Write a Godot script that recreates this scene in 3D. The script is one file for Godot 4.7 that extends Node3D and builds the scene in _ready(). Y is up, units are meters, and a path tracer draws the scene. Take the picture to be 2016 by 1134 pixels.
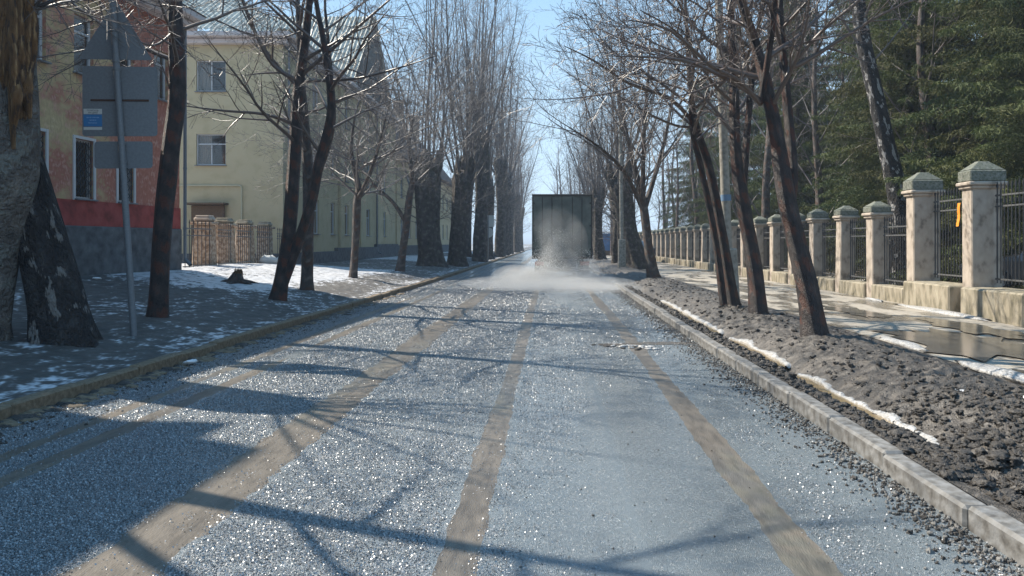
extends Node3D
# A street in early spring: wet road with dusty wheel tracks, a box truck ahead, old poplars, a pillared fence on one side and plastered houses on the other.
# Points are written as at(across, up, ahead): metres to the right of the camera, above the road, and ahead of the camera.

class MB:
	var v := PackedVector3Array()
	var n := PackedVector3Array()
	var uv := PackedVector2Array()
	var uv2 := PackedVector2Array()
	var c := PackedColorArray()
	var i := PackedInt32Array()
	var tint := Color.WHITE
	var colored := false

	func quad(a: Vector3, b: Vector3, cc: Vector3, d: Vector3, nr: Vector3, ua := Vector2.ZERO, ub := Vector2.RIGHT, uc := Vector2.ONE, ud := Vector2.DOWN) -> void:
		var k := v.size()
		v.append(a); v.append(b); v.append(cc); v.append(d)
		for q in 4: n.append(nr)
		uv.append(ua); uv.append(ub); uv.append(uc); uv.append(ud)
		if colored:
			for q in 4: c.append(tint)
		if (b - a).cross(cc - a).dot(nr) + (cc - a).cross(d - a).dot(nr) > 0.0:
			i.append_array([k, k + 2, k + 1, k, k + 3, k + 2])
		else:
			i.append_array([k, k + 1, k + 2, k, k + 2, k + 3])

	func tri(a: Vector3, b: Vector3, cc: Vector3, nr: Vector3) -> void:
		var k := v.size()
		v.append(a); v.append(b); v.append(cc)
		for q in 3:
			n.append(nr)
			if colored: c.append(tint)
		uv.append(Vector2(a.x + a.z, a.y)); uv.append(Vector2(b.x + b.z, b.y)); uv.append(Vector2(cc.x + cc.z, cc.y))
		if (b - a).cross(cc - a).dot(nr) > 0.0:
			i.append_array([k, k + 2, k + 1])
		else:
			i.append_array([k, k + 1, k + 2])

	func flat4(a: Vector3, b: Vector3, cc: Vector3, d: Vector3, out: Vector3) -> void:   # a quad whose normal follows from its corners, on the side of out
		var nr := (b - a).cross(cc - a)
		if nr.length_squared() < 1e-14: nr = (cc - a).cross(d - a)
		nr = nr.normalized()
		if nr.dot(out) < 0.0: nr = -nr
		var ax := nr.abs()
		var f := func(p: Vector3) -> Vector2: return Vector2(p.x, p.z) if ax.y > ax.x and ax.y > ax.z else (Vector2(p.z, p.y) if ax.x > ax.z else Vector2(p.x, p.y))
		quad(a, b, cc, d, nr, f.call(a), f.call(b), f.call(cc), f.call(d))

	func box(at: Vector3, size: Vector3, bev := 0.0, basis := Basis.IDENTITY, top := Vector2.ONE) -> void:   # bev cuts every edge; top narrows the upper face
		var h := size * 0.5
		var p := {}
		for sx in [-1.0, 1.0]:
			for sy in [-1.0, 1.0]:
				var t := top if sy > 0.0 else Vector2.ONE
				for sz in [-1.0, 1.0]:
					p[[sx, sy, sz, 0]] = at + basis * Vector3(sx * h.x * t.x, sy * (h.y - bev), sz * (h.z * t.y - bev))
					p[[sx, sy, sz, 1]] = at + basis * Vector3(sx * (h.x * t.x - bev), sy * h.y, sz * (h.z * t.y - bev))
					p[[sx, sy, sz, 2]] = at + basis * Vector3(sx * (h.x * t.x - bev), sy * (h.y - bev), sz * h.z * t.y)
		for s in [-1.0, 1.0]:
			flat4(p[[s, -1.0, -1.0, 0]], p[[s, 1.0, -1.0, 0]], p[[s, 1.0, 1.0, 0]], p[[s, -1.0, 1.0, 0]], basis.x * s)
			flat4(p[[-1.0, s, -1.0, 1]], p[[1.0, s, -1.0, 1]], p[[1.0, s, 1.0, 1]], p[[-1.0, s, 1.0, 1]], basis.y * s)
			flat4(p[[-1.0, -1.0, s, 2]], p[[1.0, -1.0, s, 2]], p[[1.0, 1.0, s, 2]], p[[-1.0, 1.0, s, 2]], basis.z * s)
		if bev <= 0.0: return
		for s in [-1.0, 1.0]:
			for t in [-1.0, 1.0]:
				flat4(p[[s, t, -1.0, 0]], p[[s, t, 1.0, 0]], p[[s, t, 1.0, 1]], p[[s, t, -1.0, 1]], basis.x * s + basis.y * t)
				flat4(p[[s, -1.0, t, 0]], p[[s, 1.0, t, 0]], p[[s, 1.0, t, 2]], p[[s, -1.0, t, 2]], basis.x * s + basis.z * t)
				flat4(p[[-1.0, s, t, 1]], p[[1.0, s, t, 1]], p[[1.0, s, t, 2]], p[[-1.0, s, t, 2]], basis.y * s + basis.z * t)
				for w in [-1.0, 1.0]:
					var o: Vector3 = basis.x * s + basis.y * t + basis.z * w
					tri(p[[s, t, w, 0]], p[[s, t, w, 1]], p[[s, t, w, 2]], o.normalized())

	func tube(pts: PackedVector3Array, rad: PackedFloat32Array, sides: int, cap := false) -> void:
		var m := pts.size()
		var side := Vector3.ZERO
		var along := 0.0
		var base := v.size()
		var wraps := maxf(roundf(rad[0] * 5.0), 1.0)
		for k in m:
			var d: Vector3 = (pts[mini(k + 1, m - 1)] - pts[maxi(k - 1, 0)]).normalized()
			if k == 0:
				side = d.cross(Vector3(0.31, 0.2, 0.93) if absf(d.y) > 0.8 else Vector3.UP).normalized()
			else:
				along += pts[k].distance_to(pts[k - 1])
				side = (side - d * side.dot(d)).normalized()
			var up := d.cross(side)
			var r := rad[k]
			for s in sides + 1:
				var a := TAU * s / sides
				var o := side * cos(a) + up * sin(a)
				v.append(pts[k] + o * r)
				n.append(o)
				uv.append(Vector2(float(s) / sides * wraps, along))
				if colored: c.append(tint)
		for k in m - 1:
			for s in sides:
				var q := base + k * (sides + 1) + s
				var w := q + sides + 1
				i.append(q); i.append(w); i.append(q + 1); i.append(q + 1); i.append(w); i.append(w + 1)
		if cap:
			for e in [0, m - 1]:
				var q: int = base + e * (sides + 1)
				var nr: Vector3 = (pts[e] - pts[1 if e == 0 else m - 2]).normalized()
				for s in range(1, sides - 1):
					tri(v[q], v[q + s], v[q + s + 1], nr)

	func cyl(a: Vector3, b: Vector3, ra: float, rb: float, sides := 8, cap := true) -> void:
		tube(PackedVector3Array([a, b]), PackedFloat32Array([ra, rb]), sides, cap)

	func mesh() -> ArrayMesh:
		var arr := []
		arr.resize(Mesh.ARRAY_MAX)
		arr[Mesh.ARRAY_VERTEX] = v
		arr[Mesh.ARRAY_NORMAL] = n
		arr[Mesh.ARRAY_TEX_UV] = uv
		if uv2.size() == v.size(): arr[Mesh.ARRAY_TEX_UV2] = uv2
		if c.size() == v.size(): arr[Mesh.ARRAY_COLOR] = c
		arr[Mesh.ARRAY_INDEX] = i
		var out := ArrayMesh.new()
		out.add_surface_from_arrays(Mesh.PRIMITIVE_TRIANGLES, arr)
		return out

var rng := RandomNumberGenerator.new()
var mat := {}
var names := {}
var bumps := FastNoiseLite.new()
var waves := FastNoiseLite.new()
var cells := FastNoiseLite.new()

func at(x: float, y: float, d: float) -> Vector3: return Vector3(x, y, -d)
func rf(a: float, b: float) -> float: return rng.randf_range(a, b)
func rv() -> Vector3: return Vector3(rf(-1, 1), rf(-1, 1), rf(-1, 1))
func lin(r: float, g: float, b: float) -> Color: return Color(r, g, b).linear_to_srgb()

func numbered(called: String) -> String:
	names[called] = names.get(called, -1) + 1
	return called if names[called] == 0 else "%s_%03d" % [called, names[called]]

func meta(o: Node, label := "", category := "", group := "", kind := "") -> void:
	if label: o.set_meta("label", label)
	if category: o.set_meta("category", category)
	if group: o.set_meta("group", group)
	if kind: o.set_meta("kind", kind)

func thing(called: String, label: String, category: String, where := Vector3.ZERO, turn := 0.0, group := "") -> Node3D:
	var o := Node3D.new()
	o.name = numbered(called)
	add_child(o)
	o.position = where
	o.rotation.y = turn
	meta(o, label, category, group)
	return o

func part(called: String, shape, m: Material, parent: Node, where := Vector3.ZERO) -> MeshInstance3D:
	var o := MeshInstance3D.new()
	o.name = called
	o.mesh = shape.mesh() if shape is MB else shape
	o.material_override = m
	o.position = where
	parent.add_child(o, true)
	return o

func setting(called: String, shape, m: Material) -> MeshInstance3D:
	var o := part(numbered(called), shape, m, self)
	o.set_meta("kind", "structure")
	return o

func copy_of(o: Node3D, called: String, label: String, where: Vector3, turn: float, size := 1.0, group := "") -> Node3D:
	var k: Node3D = o.duplicate()
	k.name = numbered(called)
	add_child(k)
	k.position = where
	k.rotation.y = turn
	k.scale = Vector3.ONE * size
	k.set_meta("label", label)
	if group: k.set_meta("group", group)
	return k

# ---------------------------------------------------------------- textures and materials
func fnl(kind: int, freq: float, oct := 4, sd := 1) -> FastNoiseLite:
	var f := FastNoiseLite.new()
	f.noise_type = kind
	f.frequency = freq
	f.seed = sd
	f.fractal_type = FastNoiseLite.FRACTAL_FBM if oct > 1 else FastNoiseLite.FRACTAL_NONE
	f.fractal_octaves = oct
	return f

func ramp_tex(f: FastNoiseLite, stops: Array, w := 512, h := 512) -> NoiseTexture2D:   # stops: [offset, sRGB colour] pairs
	var t := NoiseTexture2D.new()
	t.width = w
	t.height = h
	t.seamless = true
	t.seamless_blend_skirt = 0.2
	t.noise = f
	if stops:
		var g := Gradient.new()
		var offs := PackedFloat32Array()
		var cols := PackedColorArray()
		var peak := 1.0
		for s in stops:
			var l: Color = s[1].srgb_to_linear()
			peak = maxf(peak, maxf(l.r, maxf(l.g, l.b)))
		for s in stops:
			var l: Color = s[1].srgb_to_linear()
			offs.append(s[0])
			cols.append(Color(l.r / peak, l.g / peak, l.b / peak).linear_to_srgb())
		t.set_meta("peak", peak)
		g.offsets = offs
		g.colors = cols
		t.color_ramp = g
	return t

func std(col: Color, rough := 0.9, spec := 0.5) -> StandardMaterial3D:
	var m := StandardMaterial3D.new()
	m.albedo_color = col
	m.roughness = rough
	m.metallic_specular = spec
	return m

func tiled(m: StandardMaterial3D, tex: Texture2D, bump: Texture2D, height_cm: float, uvs: Vector3, triplanar := false) -> StandardMaterial3D:
	if tex:
		m.albedo_texture = tex
		var l := m.albedo_color.srgb_to_linear() * float(tex.get_meta("peak", 1.0))   # textures hold 0 to 1: the colour carries the rest
		m.albedo_color = Color(l.r, l.g, l.b).linear_to_srgb()
	if bump:
		m.heightmap_enabled = true
		m.heightmap_texture = bump
		m.heightmap_scale = height_cm
	m.uv1_scale = uvs
	if triplanar:
		m.uv1_triplanar = true
		m.uv1_world_triplanar = true
	return m

func g3(x: float) -> Color: return Color(x, x, x).linear_to_srgb()

func make_materials() -> void:
	var S := FastNoiseLite.TYPE_SIMPLEX_SMOOTH
	var grain := ramp_tex(fnl(S, 0.035, 5, 3), [])
	var fine := ramp_tex(fnl(S, 0.12, 3, 5), [])
	mat.grain = grain
	mat.fine = fine
	# road: chips of stone in a wet binder
	var chips := fnl(FastNoiseLite.TYPE_CELLULAR, 0.085, 1, 8)
	chips.cellular_return_type = FastNoiseLite.RETURN_DISTANCE2_SUB
	chips.cellular_distance_function = FastNoiseLite.DISTANCE_EUCLIDEAN
	var chip_h := ramp_tex(chips, [[0.0, Color.BLACK], [0.6, Color.WHITE]], 1024, 1024)
	var tone := fnl(FastNoiseLite.TYPE_CELLULAR, 0.085, 1, 8)
	tone.cellular_return_type = FastNoiseLite.RETURN_CELL_VALUE
	var chip_c := ramp_tex(tone, [[0.0, lin(0.42, 0.44, 0.46)], [0.45, lin(0.55, 0.58, 0.6)], [0.85, lin(0.68, 0.70, 0.72)], [1.0, lin(1.0, 1.0, 1.0)]], 1024, 1024)
	var chip_r := ramp_tex(tone, [[0.0, Color(0.75, 0.75, 0.75)], [0.5, Color(0.55, 0.55, 0.55)], [1.0, Color(0.35, 0.35, 0.35)]], 1024, 1024)
	var m := tiled(std(lin(0.275, 0.31, 0.325), 0.62), chip_c, chip_h, 0.45, Vector3(1.3, 1.3, 1))
	m.roughness_texture = chip_r
	m.clearcoat_enabled = true      # a film of melt water
	m.clearcoat = 0.55
	m.clearcoat_roughness = 0.22
	m.vertex_color_use_as_albedo = true
	mat.road = m
	var streak := fnl(S, 0.02, 4, 17)
	m = tiled(std(lin(0.175, 0.148, 0.118), 0.38, 0.5), ramp_tex(streak, [[0.0, lin(0.55, 0.55, 0.55)], [0.5, lin(0.85, 0.85, 0.85)], [1.0, lin(1, 1, 1)]]), fine, 0.25, Vector3(1.6, 0.35, 1))
	m.vertex_color_use_as_albedo = true
	mat.track = m
	mat.concrete = tiled(std(lin(0.36, 0.34, 0.30), 0.85, 0.4), ramp_tex(fnl(S, 0.012, 5, 21), [[0.0, lin(0.35, 0.34, 0.31)], [0.42, lin(0.75, 0.73, 0.7)], [0.65, lin(0.9, 0.88, 0.84)], [1.0, lin(1, 1, 0.98)]]), grain, 0.5, Vector3(0.9, 0.9, 0.9), true)
	mat.kerb = tiled(std(lin(0.205, 0.20, 0.192), 0.7, 0.45), ramp_tex(fnl(S, 0.02, 5, 25), [[0.0, lin(0.3, 0.28, 0.26)], [0.4, lin(0.72, 0.70, 0.67)], [0.7, lin(1, 1, 1)], [1.0, lin(1.3, 1.3, 1.3)]]), grain, 0.4, Vector3(0.8, 0.8, 0.8), true)
	mat.kerb_brown = tiled(std(lin(0.22, 0.165, 0.11), 0.75, 0.4), ramp_tex(fnl(S, 0.02, 5, 26), [[0.0, lin(0.5, 0.48, 0.45)], [0.5, lin(0.85, 0.83, 0.8)], [1.0, lin(1.25, 1.25, 1.25)]]), grain, 0.4, Vector3(1.3, 1.3, 1.3), true)
	# plaster of the fence pillars: pinkish cream with scabs of grey
	mat.pillar = tiled(std(lin(0.44, 0.375, 0.31), 0.92, 0.3), ramp_tex(fnl(S, 0.014, 6, 31), [[0.0, lin(0.3, 0.29, 0.27)], [0.22, lin(0.58, 0.57, 0.56)], [0.40, lin(0.88, 0.87, 0.86)], [0.7, lin(1.0, 1.0, 1.0)], [1.0, lin(1.12, 1.1, 1.08)]]), grain, 0.5, Vector3(0.45, 0.3, 0.45), true)
	mat.cap = tiled(std(lin(0.19, 0.19, 0.165), 0.9, 0.3), ramp_tex(fnl(S, 0.02, 6, 33), [[0.0, lin(0.35, 0.38, 0.33)], [0.4, lin(0.8, 0.85, 0.78)], [0.7, lin(1, 1, 1)], [1.0, lin(1.4, 1.35, 1.3)]]), grain, 0.8, Vector3(1.1, 1.1, 1.1), true)
	mat.plinth = tiled(std(lin(0.34, 0.30, 0.235), 0.9, 0.3), ramp_tex(fnl(S, 0.016, 6, 35), [[0.0, lin(0.25, 0.25, 0.23)], [0.3, lin(0.6, 0.6, 0.55)], [0.55, lin(0.9, 0.88, 0.84)], [0.8, lin(1.0, 1.0, 0.97)], [1.0, lin(1.4, 1.4, 1.35)]]), grain, 0.6, Vector3(0.5, 0.2, 0.5), true)
	mat.old_brick = tiled(std(lin(0.42, 0.335, 0.265), 0.92, 0.3), ramp_tex(fnl(S, 0.016, 6, 36), [[0.0, lin(0.3, 0.25, 0.22)], [0.42, lin(0.7, 0.6, 0.5)], [0.6, lin(0.95, 0.95, 0.92)], [1.0, lin(1.3, 1.3, 1.25)]]), grain, 0.8, Vector3(0.7, 0.7, 0.7), true)
	mat.iron = std(lin(0.028, 0.028, 0.03), 0.5)
	mat.iron_rail = std(lin(0.10, 0.10, 0.10), 0.45)
	mat.galv = tiled(std(lin(0.17, 0.185, 0.2), 0.55), ramp_tex(fnl(S, 0.03, 4, 41), [[0.0, lin(0.7, 0.7, 0.7)], [1.0, lin(1, 1, 1)]]), null, 0, Vector3(1.5, 1.5, 1.5), true)
	mat.rust = tiled(std(lin(0.09, 0.045, 0.03), 0.9), ramp_tex(fnl(S, 0.05, 4, 43), [[0.0, lin(0.3, 0.3, 0.3)], [1.0, lin(1.2, 1.1, 1)]]), grain, 0.3, Vector3(3, 3, 3), true)
	mat.white = std(lin(0.72, 0.73, 0.74), 0.6)
	mat.blue = std(lin(0.03, 0.16, 0.36), 0.45)
	mat.paper = std(lin(0.50, 0.50, 0.47), 0.7)
	mat.ink = std(lin(0.03, 0.03, 0.04), 0.7)
	mat.pale_ink = std(lin(0.30, 0.45, 0.62), 0.6)
	mat.orange = std(lin(0.75, 0.27, 0.02), 0.7)
	make_barks()
	mat.twig = std(lin(0.095, 0.068, 0.056), 0.42, 0.55)
	mat.twig_grey = std(lin(0.115, 0.098, 0.09), 0.5, 0.5)
	m = std(lin(0.092, 0.112, 0.045), 0.7, 0.35)
	m.vertex_color_use_as_albedo = true
	m.backlight_enabled = true
	m.backlight = lin(0.25, 0.3, 0.12)
	mat.needles = m
	# walls
	mat.yellow = tiled(std(lin(0.50, 0.42, 0.27), 0.92, 0.3), ramp_tex(fnl(S, 0.006, 5, 71), [[0.0, lin(0.82, 0.8, 0.76)], [0.5, lin(0.97, 0.96, 0.94)], [1.0, lin(1, 1, 1)]]), grain, 0.25, Vector3(0.3, 0.3, 0.3), true)
	mat.grey_plinth = tiled(std(lin(0.13, 0.135, 0.14), 0.9, 0.3), ramp_tex(fnl(S, 0.012, 5, 73), [[0.0, lin(0.45, 0.45, 0.45)], [0.5, lin(0.85, 0.85, 0.85)], [1.0, lin(1.3, 1.3, 1.3)]]), grain, 0.6, Vector3(0.4, 0.4, 0.4), true)
	mat.cornice = std(lin(0.52, 0.46, 0.44), 0.85)
	mat.red_band = tiled(std(lin(0.32, 0.065, 0.055), 0.85, 0.4), ramp_tex(fnl(S, 0.012, 5, 75), [[0.0, lin(0.45, 0.5, 0.5)], [0.5, lin(0.9, 0.9, 0.9)], [1.0, lin(1.1, 1.3, 1.3)]]), grain, 0.3, Vector3(0.4, 0.4, 0.4), true)
	mat.frame = std(lin(0.48, 0.48, 0.48), 0.5)
	mat.curtain = std(lin(0.42, 0.36, 0.28), 0.9)
	mat.brown = tiled(std(lin(0.17, 0.105, 0.06), 0.8), ramp_tex(fnl(S, 0.03, 4, 77), [[0.0, lin(0.5, 0.5, 0.5)], [1.0, lin(1.2, 1.2, 1.2)]]), grain, 0.3, Vector3(1, 1, 1), true)
	mat.slate = tiled(std(lin(0.55, 0.54, 0.49), 0.85, 0.4), ramp_tex(fnl(S, 0.012, 5, 79), [[0.0, lin(0.45, 0.45, 0.42)], [0.5, lin(0.9, 0.9, 0.88)], [1.0, lin(1.2, 1.2, 1.15)]]), grain, 0.3, Vector3(0.5, 0.5, 0.5), true)
	mat.slate_dark = tiled(std(lin(0.11, 0.075, 0.06), 0.85, 0.4), ramp_tex(fnl(S, 0.012, 5, 80), [[0.0, lin(0.5, 0.5, 0.5)], [1.0, lin(1.2, 1.2, 1.2)]]), grain, 0.3, Vector3(0.5, 0.5, 0.5), true)
	mat.gable = tiled(std(lin(0.16, 0.15, 0.135), 0.9, 0.3), ramp_tex(fnl(S, 0.012, 5, 81), [[0.0, lin(0.6, 0.6, 0.6)], [1.0, lin(1.2, 1.2, 1.2)]]), grain, 0.3, Vector3(0.4, 0.4, 0.4), true)
	m = std(lin(0.05, 0.055, 0.06), 0.05, 0.6)
	m.albedo_color.a = 0.25
	m.transparency = BaseMaterial3D.TRANSPARENCY_ALPHA
	mat.glass = m
	# ground
	mat.mud = tiled(std(lin(0.082, 0.072, 0.062), 0.5, 0.5), ramp_tex(fnl(S, 0.02, 6, 91), [[0.0, lin(0.3, 0.29, 0.28)], [0.45, lin(0.75, 0.73, 0.7)], [0.6, lin(1.1, 1.08, 1.05)], [1.0, lin(2.3, 2.3, 2.3)]]), fine, 1.2, Vector3(1.1, 1.1, 1.1), true)
	mat.mud.vertex_color_use_as_albedo = true
	mat.clod = tiled(std(lin(0.062, 0.054, 0.047), 0.5, 0.5), ramp_tex(fnl(S, 0.03, 5, 93), [[0.0, lin(0.4, 0.4, 0.4)], [1.0, lin(1.5, 1.5, 1.5)]]), fine, 1.0, Vector3(3, 3, 3), true)
	mat.park = tiled(std(lin(0.15, 0.13, 0.105), 0.85, 0.3), ramp_tex(fnl(S, 0.01, 6, 95), [[0.0, lin(0.3, 0.28, 0.25)], [0.5, lin(0.8, 0.76, 0.7)], [0.6, lin(1.4, 1.35, 1.3)], [0.68, lin(3.5, 3.6, 3.8)], [1.0, lin(4.5, 4.6, 4.8)]]), grain, 2.0, Vector3(0.12, 0.12, 0.12), true)
	mat.ice = tiled(std(lin(0.58, 0.58, 0.58), 0.35, 0.5), ramp_tex(fnl(S, 0.03, 5, 97), [[0.0, lin(0.2, 0.18, 0.16)], [0.45, lin(0.65, 0.63, 0.6)], [1.0, lin(1, 1, 1)]]), grain, 1.5, Vector3(1.5, 1.5, 1.5), true)
	m = tiled(std(lin(0.26, 0.195, 0.115), 0.06, 0.5), null, ramp_tex(fnl(S, 0.02, 2, 99), []), 0.06, Vector3(1.2, 1.2, 1.2), true)
	mat.mud_water = m
	m = tiled(std(lin(0.085, 0.08, 0.072), 0.16, 0.5), null, ramp_tex(fnl(S, 0.015, 2, 98), []), 0.04, Vector3(1.0, 1.0, 1.0), true)
	mat.puddle = m
	# truck and cars
	mat.truck = tiled(std(lin(0.115, 0.13, 0.118), 0.7, 0.4), ramp_tex(fnl(S, 0.008, 5, 101), [[0.0, lin(0.65, 0.66, 0.66)], [0.5, lin(0.95, 0.95, 0.95)], [1.0, lin(1.35, 1.3, 1.2)]]), null, 0, Vector3(0.35, 0.35, 0.35), true)
	mat.truck_dark = std(lin(0.045, 0.045, 0.042), 0.8)
	mat.rubber = std(lin(0.02, 0.02, 0.02), 0.85)
	mat.lamp_red = std(lin(0.28, 0.03, 0.02), 0.4)
	mat.car_dark = std(lin(0.03, 0.035, 0.045), 0.3, 0.6)
	mat.car_white = std(lin(0.6, 0.61, 0.62), 0.35, 0.6)
	mat.kiosk_blue = tiled(std(lin(0.075, 0.19, 0.40), 0.7), ramp_tex(fnl(S, 0.01, 4, 103), [[0.0, lin(0.7, 0.7, 0.7)], [1.0, lin(1.1, 1.1, 1.1)]]), null, 0, Vector3(0.4, 0.4, 0.4), true)
	m = std(Color.WHITE, 0.38, 0.72)
	m.vertex_color_use_as_albedo = true
	mat.grit = m
	m = std(lin(0.92, 0.92, 0.90), 0.6, 0.4)
	m.backlight_enabled = true
	m.backlight = Color.WHITE
	mat.spray = m
	mat.band = std(lin(0.12, 0.2, 0.3), 0.6)

func loop_bytes(f: FastNoiseLite, w: int, h: int) -> PackedByteArray:      # noise that repeats at its edges
	return f.get_seamless_image(w, h, false, false, 0.2, true).get_data()

func bark(called: String, dark: Color, mid: Color, pale: Color, patch: Color, patch_at: float, across: bool, crack: float, depth: float, uvs: Vector3, sd: int, rough := 0.85, soft := 0.06) -> void:
	# linear colours; fissures run up the stem, or bands run round it when across is set; patches of another colour where bark came off
	var n := 384
	var f1 := fnl(FastNoiseLite.TYPE_SIMPLEX_SMOOTH, 0.027, 3, sd)
	f1.fractal_type = FastNoiseLite.FRACTAL_RIDGED
	f1.domain_warp_enabled = true
	f1.domain_warp_amplitude = 18.0
	f1.domain_warp_frequency = 0.02
	var a := loop_bytes(f1, n, n)
	var b := loop_bytes(fnl(FastNoiseLite.TYPE_SIMPLEX_SMOOTH, 0.0093, 4, sd + 1), n, n)
	var c := loop_bytes(fnl(FastNoiseLite.TYPE_SIMPLEX_SMOOTH, 0.12, 3, sd + 2), n, n)
	var col := PackedByteArray()
	col.resize(n * n * 3)
	var hgt := PackedByteArray()
	hgt.resize(n * n)
	for y in n:
		for x in n:
			var k := y * n + x
			var r := a[k] / 255.0
			var p := b[k] / 255.0
			var g := c[((y * 4) % n) * n + x] / 255.0 if across else c[y / 4 * n + x] / 255.0
			var ridge := clampf((1.0 - r) * crack + g * (1.0 - crack), 0.0, 1.0)
			var g2 := c[(k * 5 + 7919) % (n * n)] / 255.0 * 0.35 + b[(k + n * 131) % (n * n)] / 255.0 * 0.65      # mottling that does not follow the relief
			var m := mid.lerp(pale, smoothstep(0.52, 0.75, g2)).lerp(dark, smoothstep(0.42, 0.22, g2) * 0.7)
			m = m.lerp(patch * (0.75 + 0.5 * g), smoothstep(patch_at, patch_at + soft, p + (g - 0.5) * 0.22))
			m = m.clamp().linear_to_srgb()
			col[k * 3] = int(255.0 * m.r)
			col[k * 3 + 1] = int(255.0 * m.g)
			col[k * 3 + 2] = int(255.0 * m.b)
			hgt[k] = int(255.0 * ridge)
	var mt := std(Color.WHITE, rough, 0.45)
	mt.albedo_texture = ImageTexture.create_from_image(Image.create_from_data(n, n, false, Image.FORMAT_RGB8, col))
	mt.heightmap_enabled = true
	mt.heightmap_texture = ImageTexture.create_from_image(Image.create_from_data(n, n, false, Image.FORMAT_L8, hgt))
	mt.heightmap_scale = depth
	mt.uv1_scale = uvs
	mat[called] = mt

func make_barks() -> void:
	mat.bark_b = mat.grain
	bark("bark_dark", Color(0.012, 0.010, 0.010), Color(0.075, 0.063, 0.055), Color(0.19, 0.165, 0.145), Color(0.085, 0.08, 0.06), 0.62, false, 0.75, 10.0, Vector3(1.0, 0.8, 1), 501)
	bark("bark_cherry", Color(0.016, 0.012, 0.012), Color(0.050, 0.038, 0.035), Color(0.10, 0.075, 0.065), Color(0.115, 0.043, 0.026), 0.46, true, 0.35, 5.0, Vector3(1.0, 0.9, 1), 511, 0.55, 0.22)
	bark("bark_grey", Color(0.022, 0.018, 0.016), Color(0.080, 0.066, 0.058), Color(0.17, 0.14, 0.12), Color(0.105, 0.058, 0.04), 0.56, true, 0.45, 5.0, Vector3(1.0, 0.9, 1), 521, 0.7, 0.2)
	bark("bark_birch", Color(0.010, 0.009, 0.009), Color(0.030, 0.027, 0.025), Color(0.06, 0.055, 0.05), Color(0.36, 0.34, 0.32), 0.63, false, 0.8, 6.0, Vector3(1.0, 0.5, 1), 531)
	bark("bark_old", Color(0.008, 0.007, 0.008), Color(0.026, 0.023, 0.023), Color(0.06, 0.055, 0.053), Color(0.20, 0.185, 0.17), 0.67, false, 0.8, 12.0, Vector3(1.0, 0.5, 1), 541)
	bark("bark_smooth", Color(0.030, 0.026, 0.024), Color(0.115, 0.100, 0.088), Color(0.21, 0.19, 0.165), Color(0.16, 0.155, 0.135), 0.62, false, 0.65, 9.0, Vector3(1.0, 0.75, 1), 551)
	bark("wood_raw", Color(0.020, 0.012, 0.007), Color(0.19, 0.095, 0.035), Color(0.46, 0.29, 0.14), Color(0.07, 0.04, 0.025), 0.60, false, 0.6, 5.0, Vector3(1.0, 0.6, 1), 561)

# ---------------------------------------------------------------- camera, sky, sun
func make_world() -> void:
	var cam := Camera3D.new()
	cam.name = "camera"
	cam.position = Vector3(0, 1.55, 0)
	cam.keep_aspect = Camera3D.KEEP_HEIGHT
	cam.set_frustum(0.1 * 2.0 * 567.0 / 1450.0, Vector2(-77, -89) / 1450.0 * 0.1, 0.1, 1500.0)   # the lens is shifted a little down and to the left
	add_child(cam)
	cam.current = true
	var e := Environment.new()
	e.background_mode = Environment.BG_SKY
	var sm := ProceduralSkyMaterial.new()
	sm.sky_top_color = Color(0.42, 0.65, 0.85)
	sm.sky_horizon_color = Color(0.84, 0.93, 0.98)
	sm.sky_curve = 0.22
	sm.ground_bottom_color = Color(0.30, 0.28, 0.26)
	sm.ground_horizon_color = Color(0.62, 0.62, 0.62)
	sm.sun_angle_max = 0.0
	var sky := Sky.new()
	sky.sky_material = sm
	e.sky = sky
	e.background_energy_multiplier = 0.74
	e.tonemap_mode = Environment.TONE_MAPPER_LINEAR
	e.tonemap_exposure = 1.88
	e.sdfgi_enabled = true
	e.ssao_enabled = true
	e.ssil_enabled = true
	e.volumetric_fog_enabled = true
	e.volumetric_fog_density = 0.0
	e.fog_enabled = true
	e.fog_density = 0.0010
	e.fog_light_color = Color(0.86, 0.92, 1.0)
	var w := WorldEnvironment.new()
	w.name = "daylight"
	w.environment = e
	add_child(w)
	var sun := DirectionalLight3D.new()
	sun.name = "sun"
	sun.light_energy = 1.6
	sun.light_color = Color(1.0, 0.965, 0.905)
	sun.light_angular_distance = 0.5
	sun.shadow_enabled = true
	sun.sky_mode = DirectionalLight3D.SKY_MODE_LIGHT_ONLY
	var to_sun := Vector3(-0.607, 0.731, -0.307)
	sun.look_at_from_position(Vector3.ZERO, -to_sun)
	add_child(sun)

# ---------------------------------------------------------------- ground
func smooth(a: float, b: float, x: float) -> float: return smoothstep(a, b, x)

func verge_left(x: float, d: float) -> float:      # height of the yard side, x negative
	var t := smooth(5.0, 12.0, -x)
	var far := lerpf(0.78, 0.42, smooth(26.0, 40.0, d))
	var y := lerpf(0.10, far, t)
	y += 0.10 * smooth(5.2, 6.4, -x) * (1.0 - smooth(7.0, 9.0, -x))
	if -x < 11.0:
		y += 0.05 * waves.get_noise_2d(x * 14.0, d * 14.0) * smooth(4.9, 5.6, -x)
		y += 0.018 * bumps.get_noise_2d(x * 90.0, d * 90.0)
	return y

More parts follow.
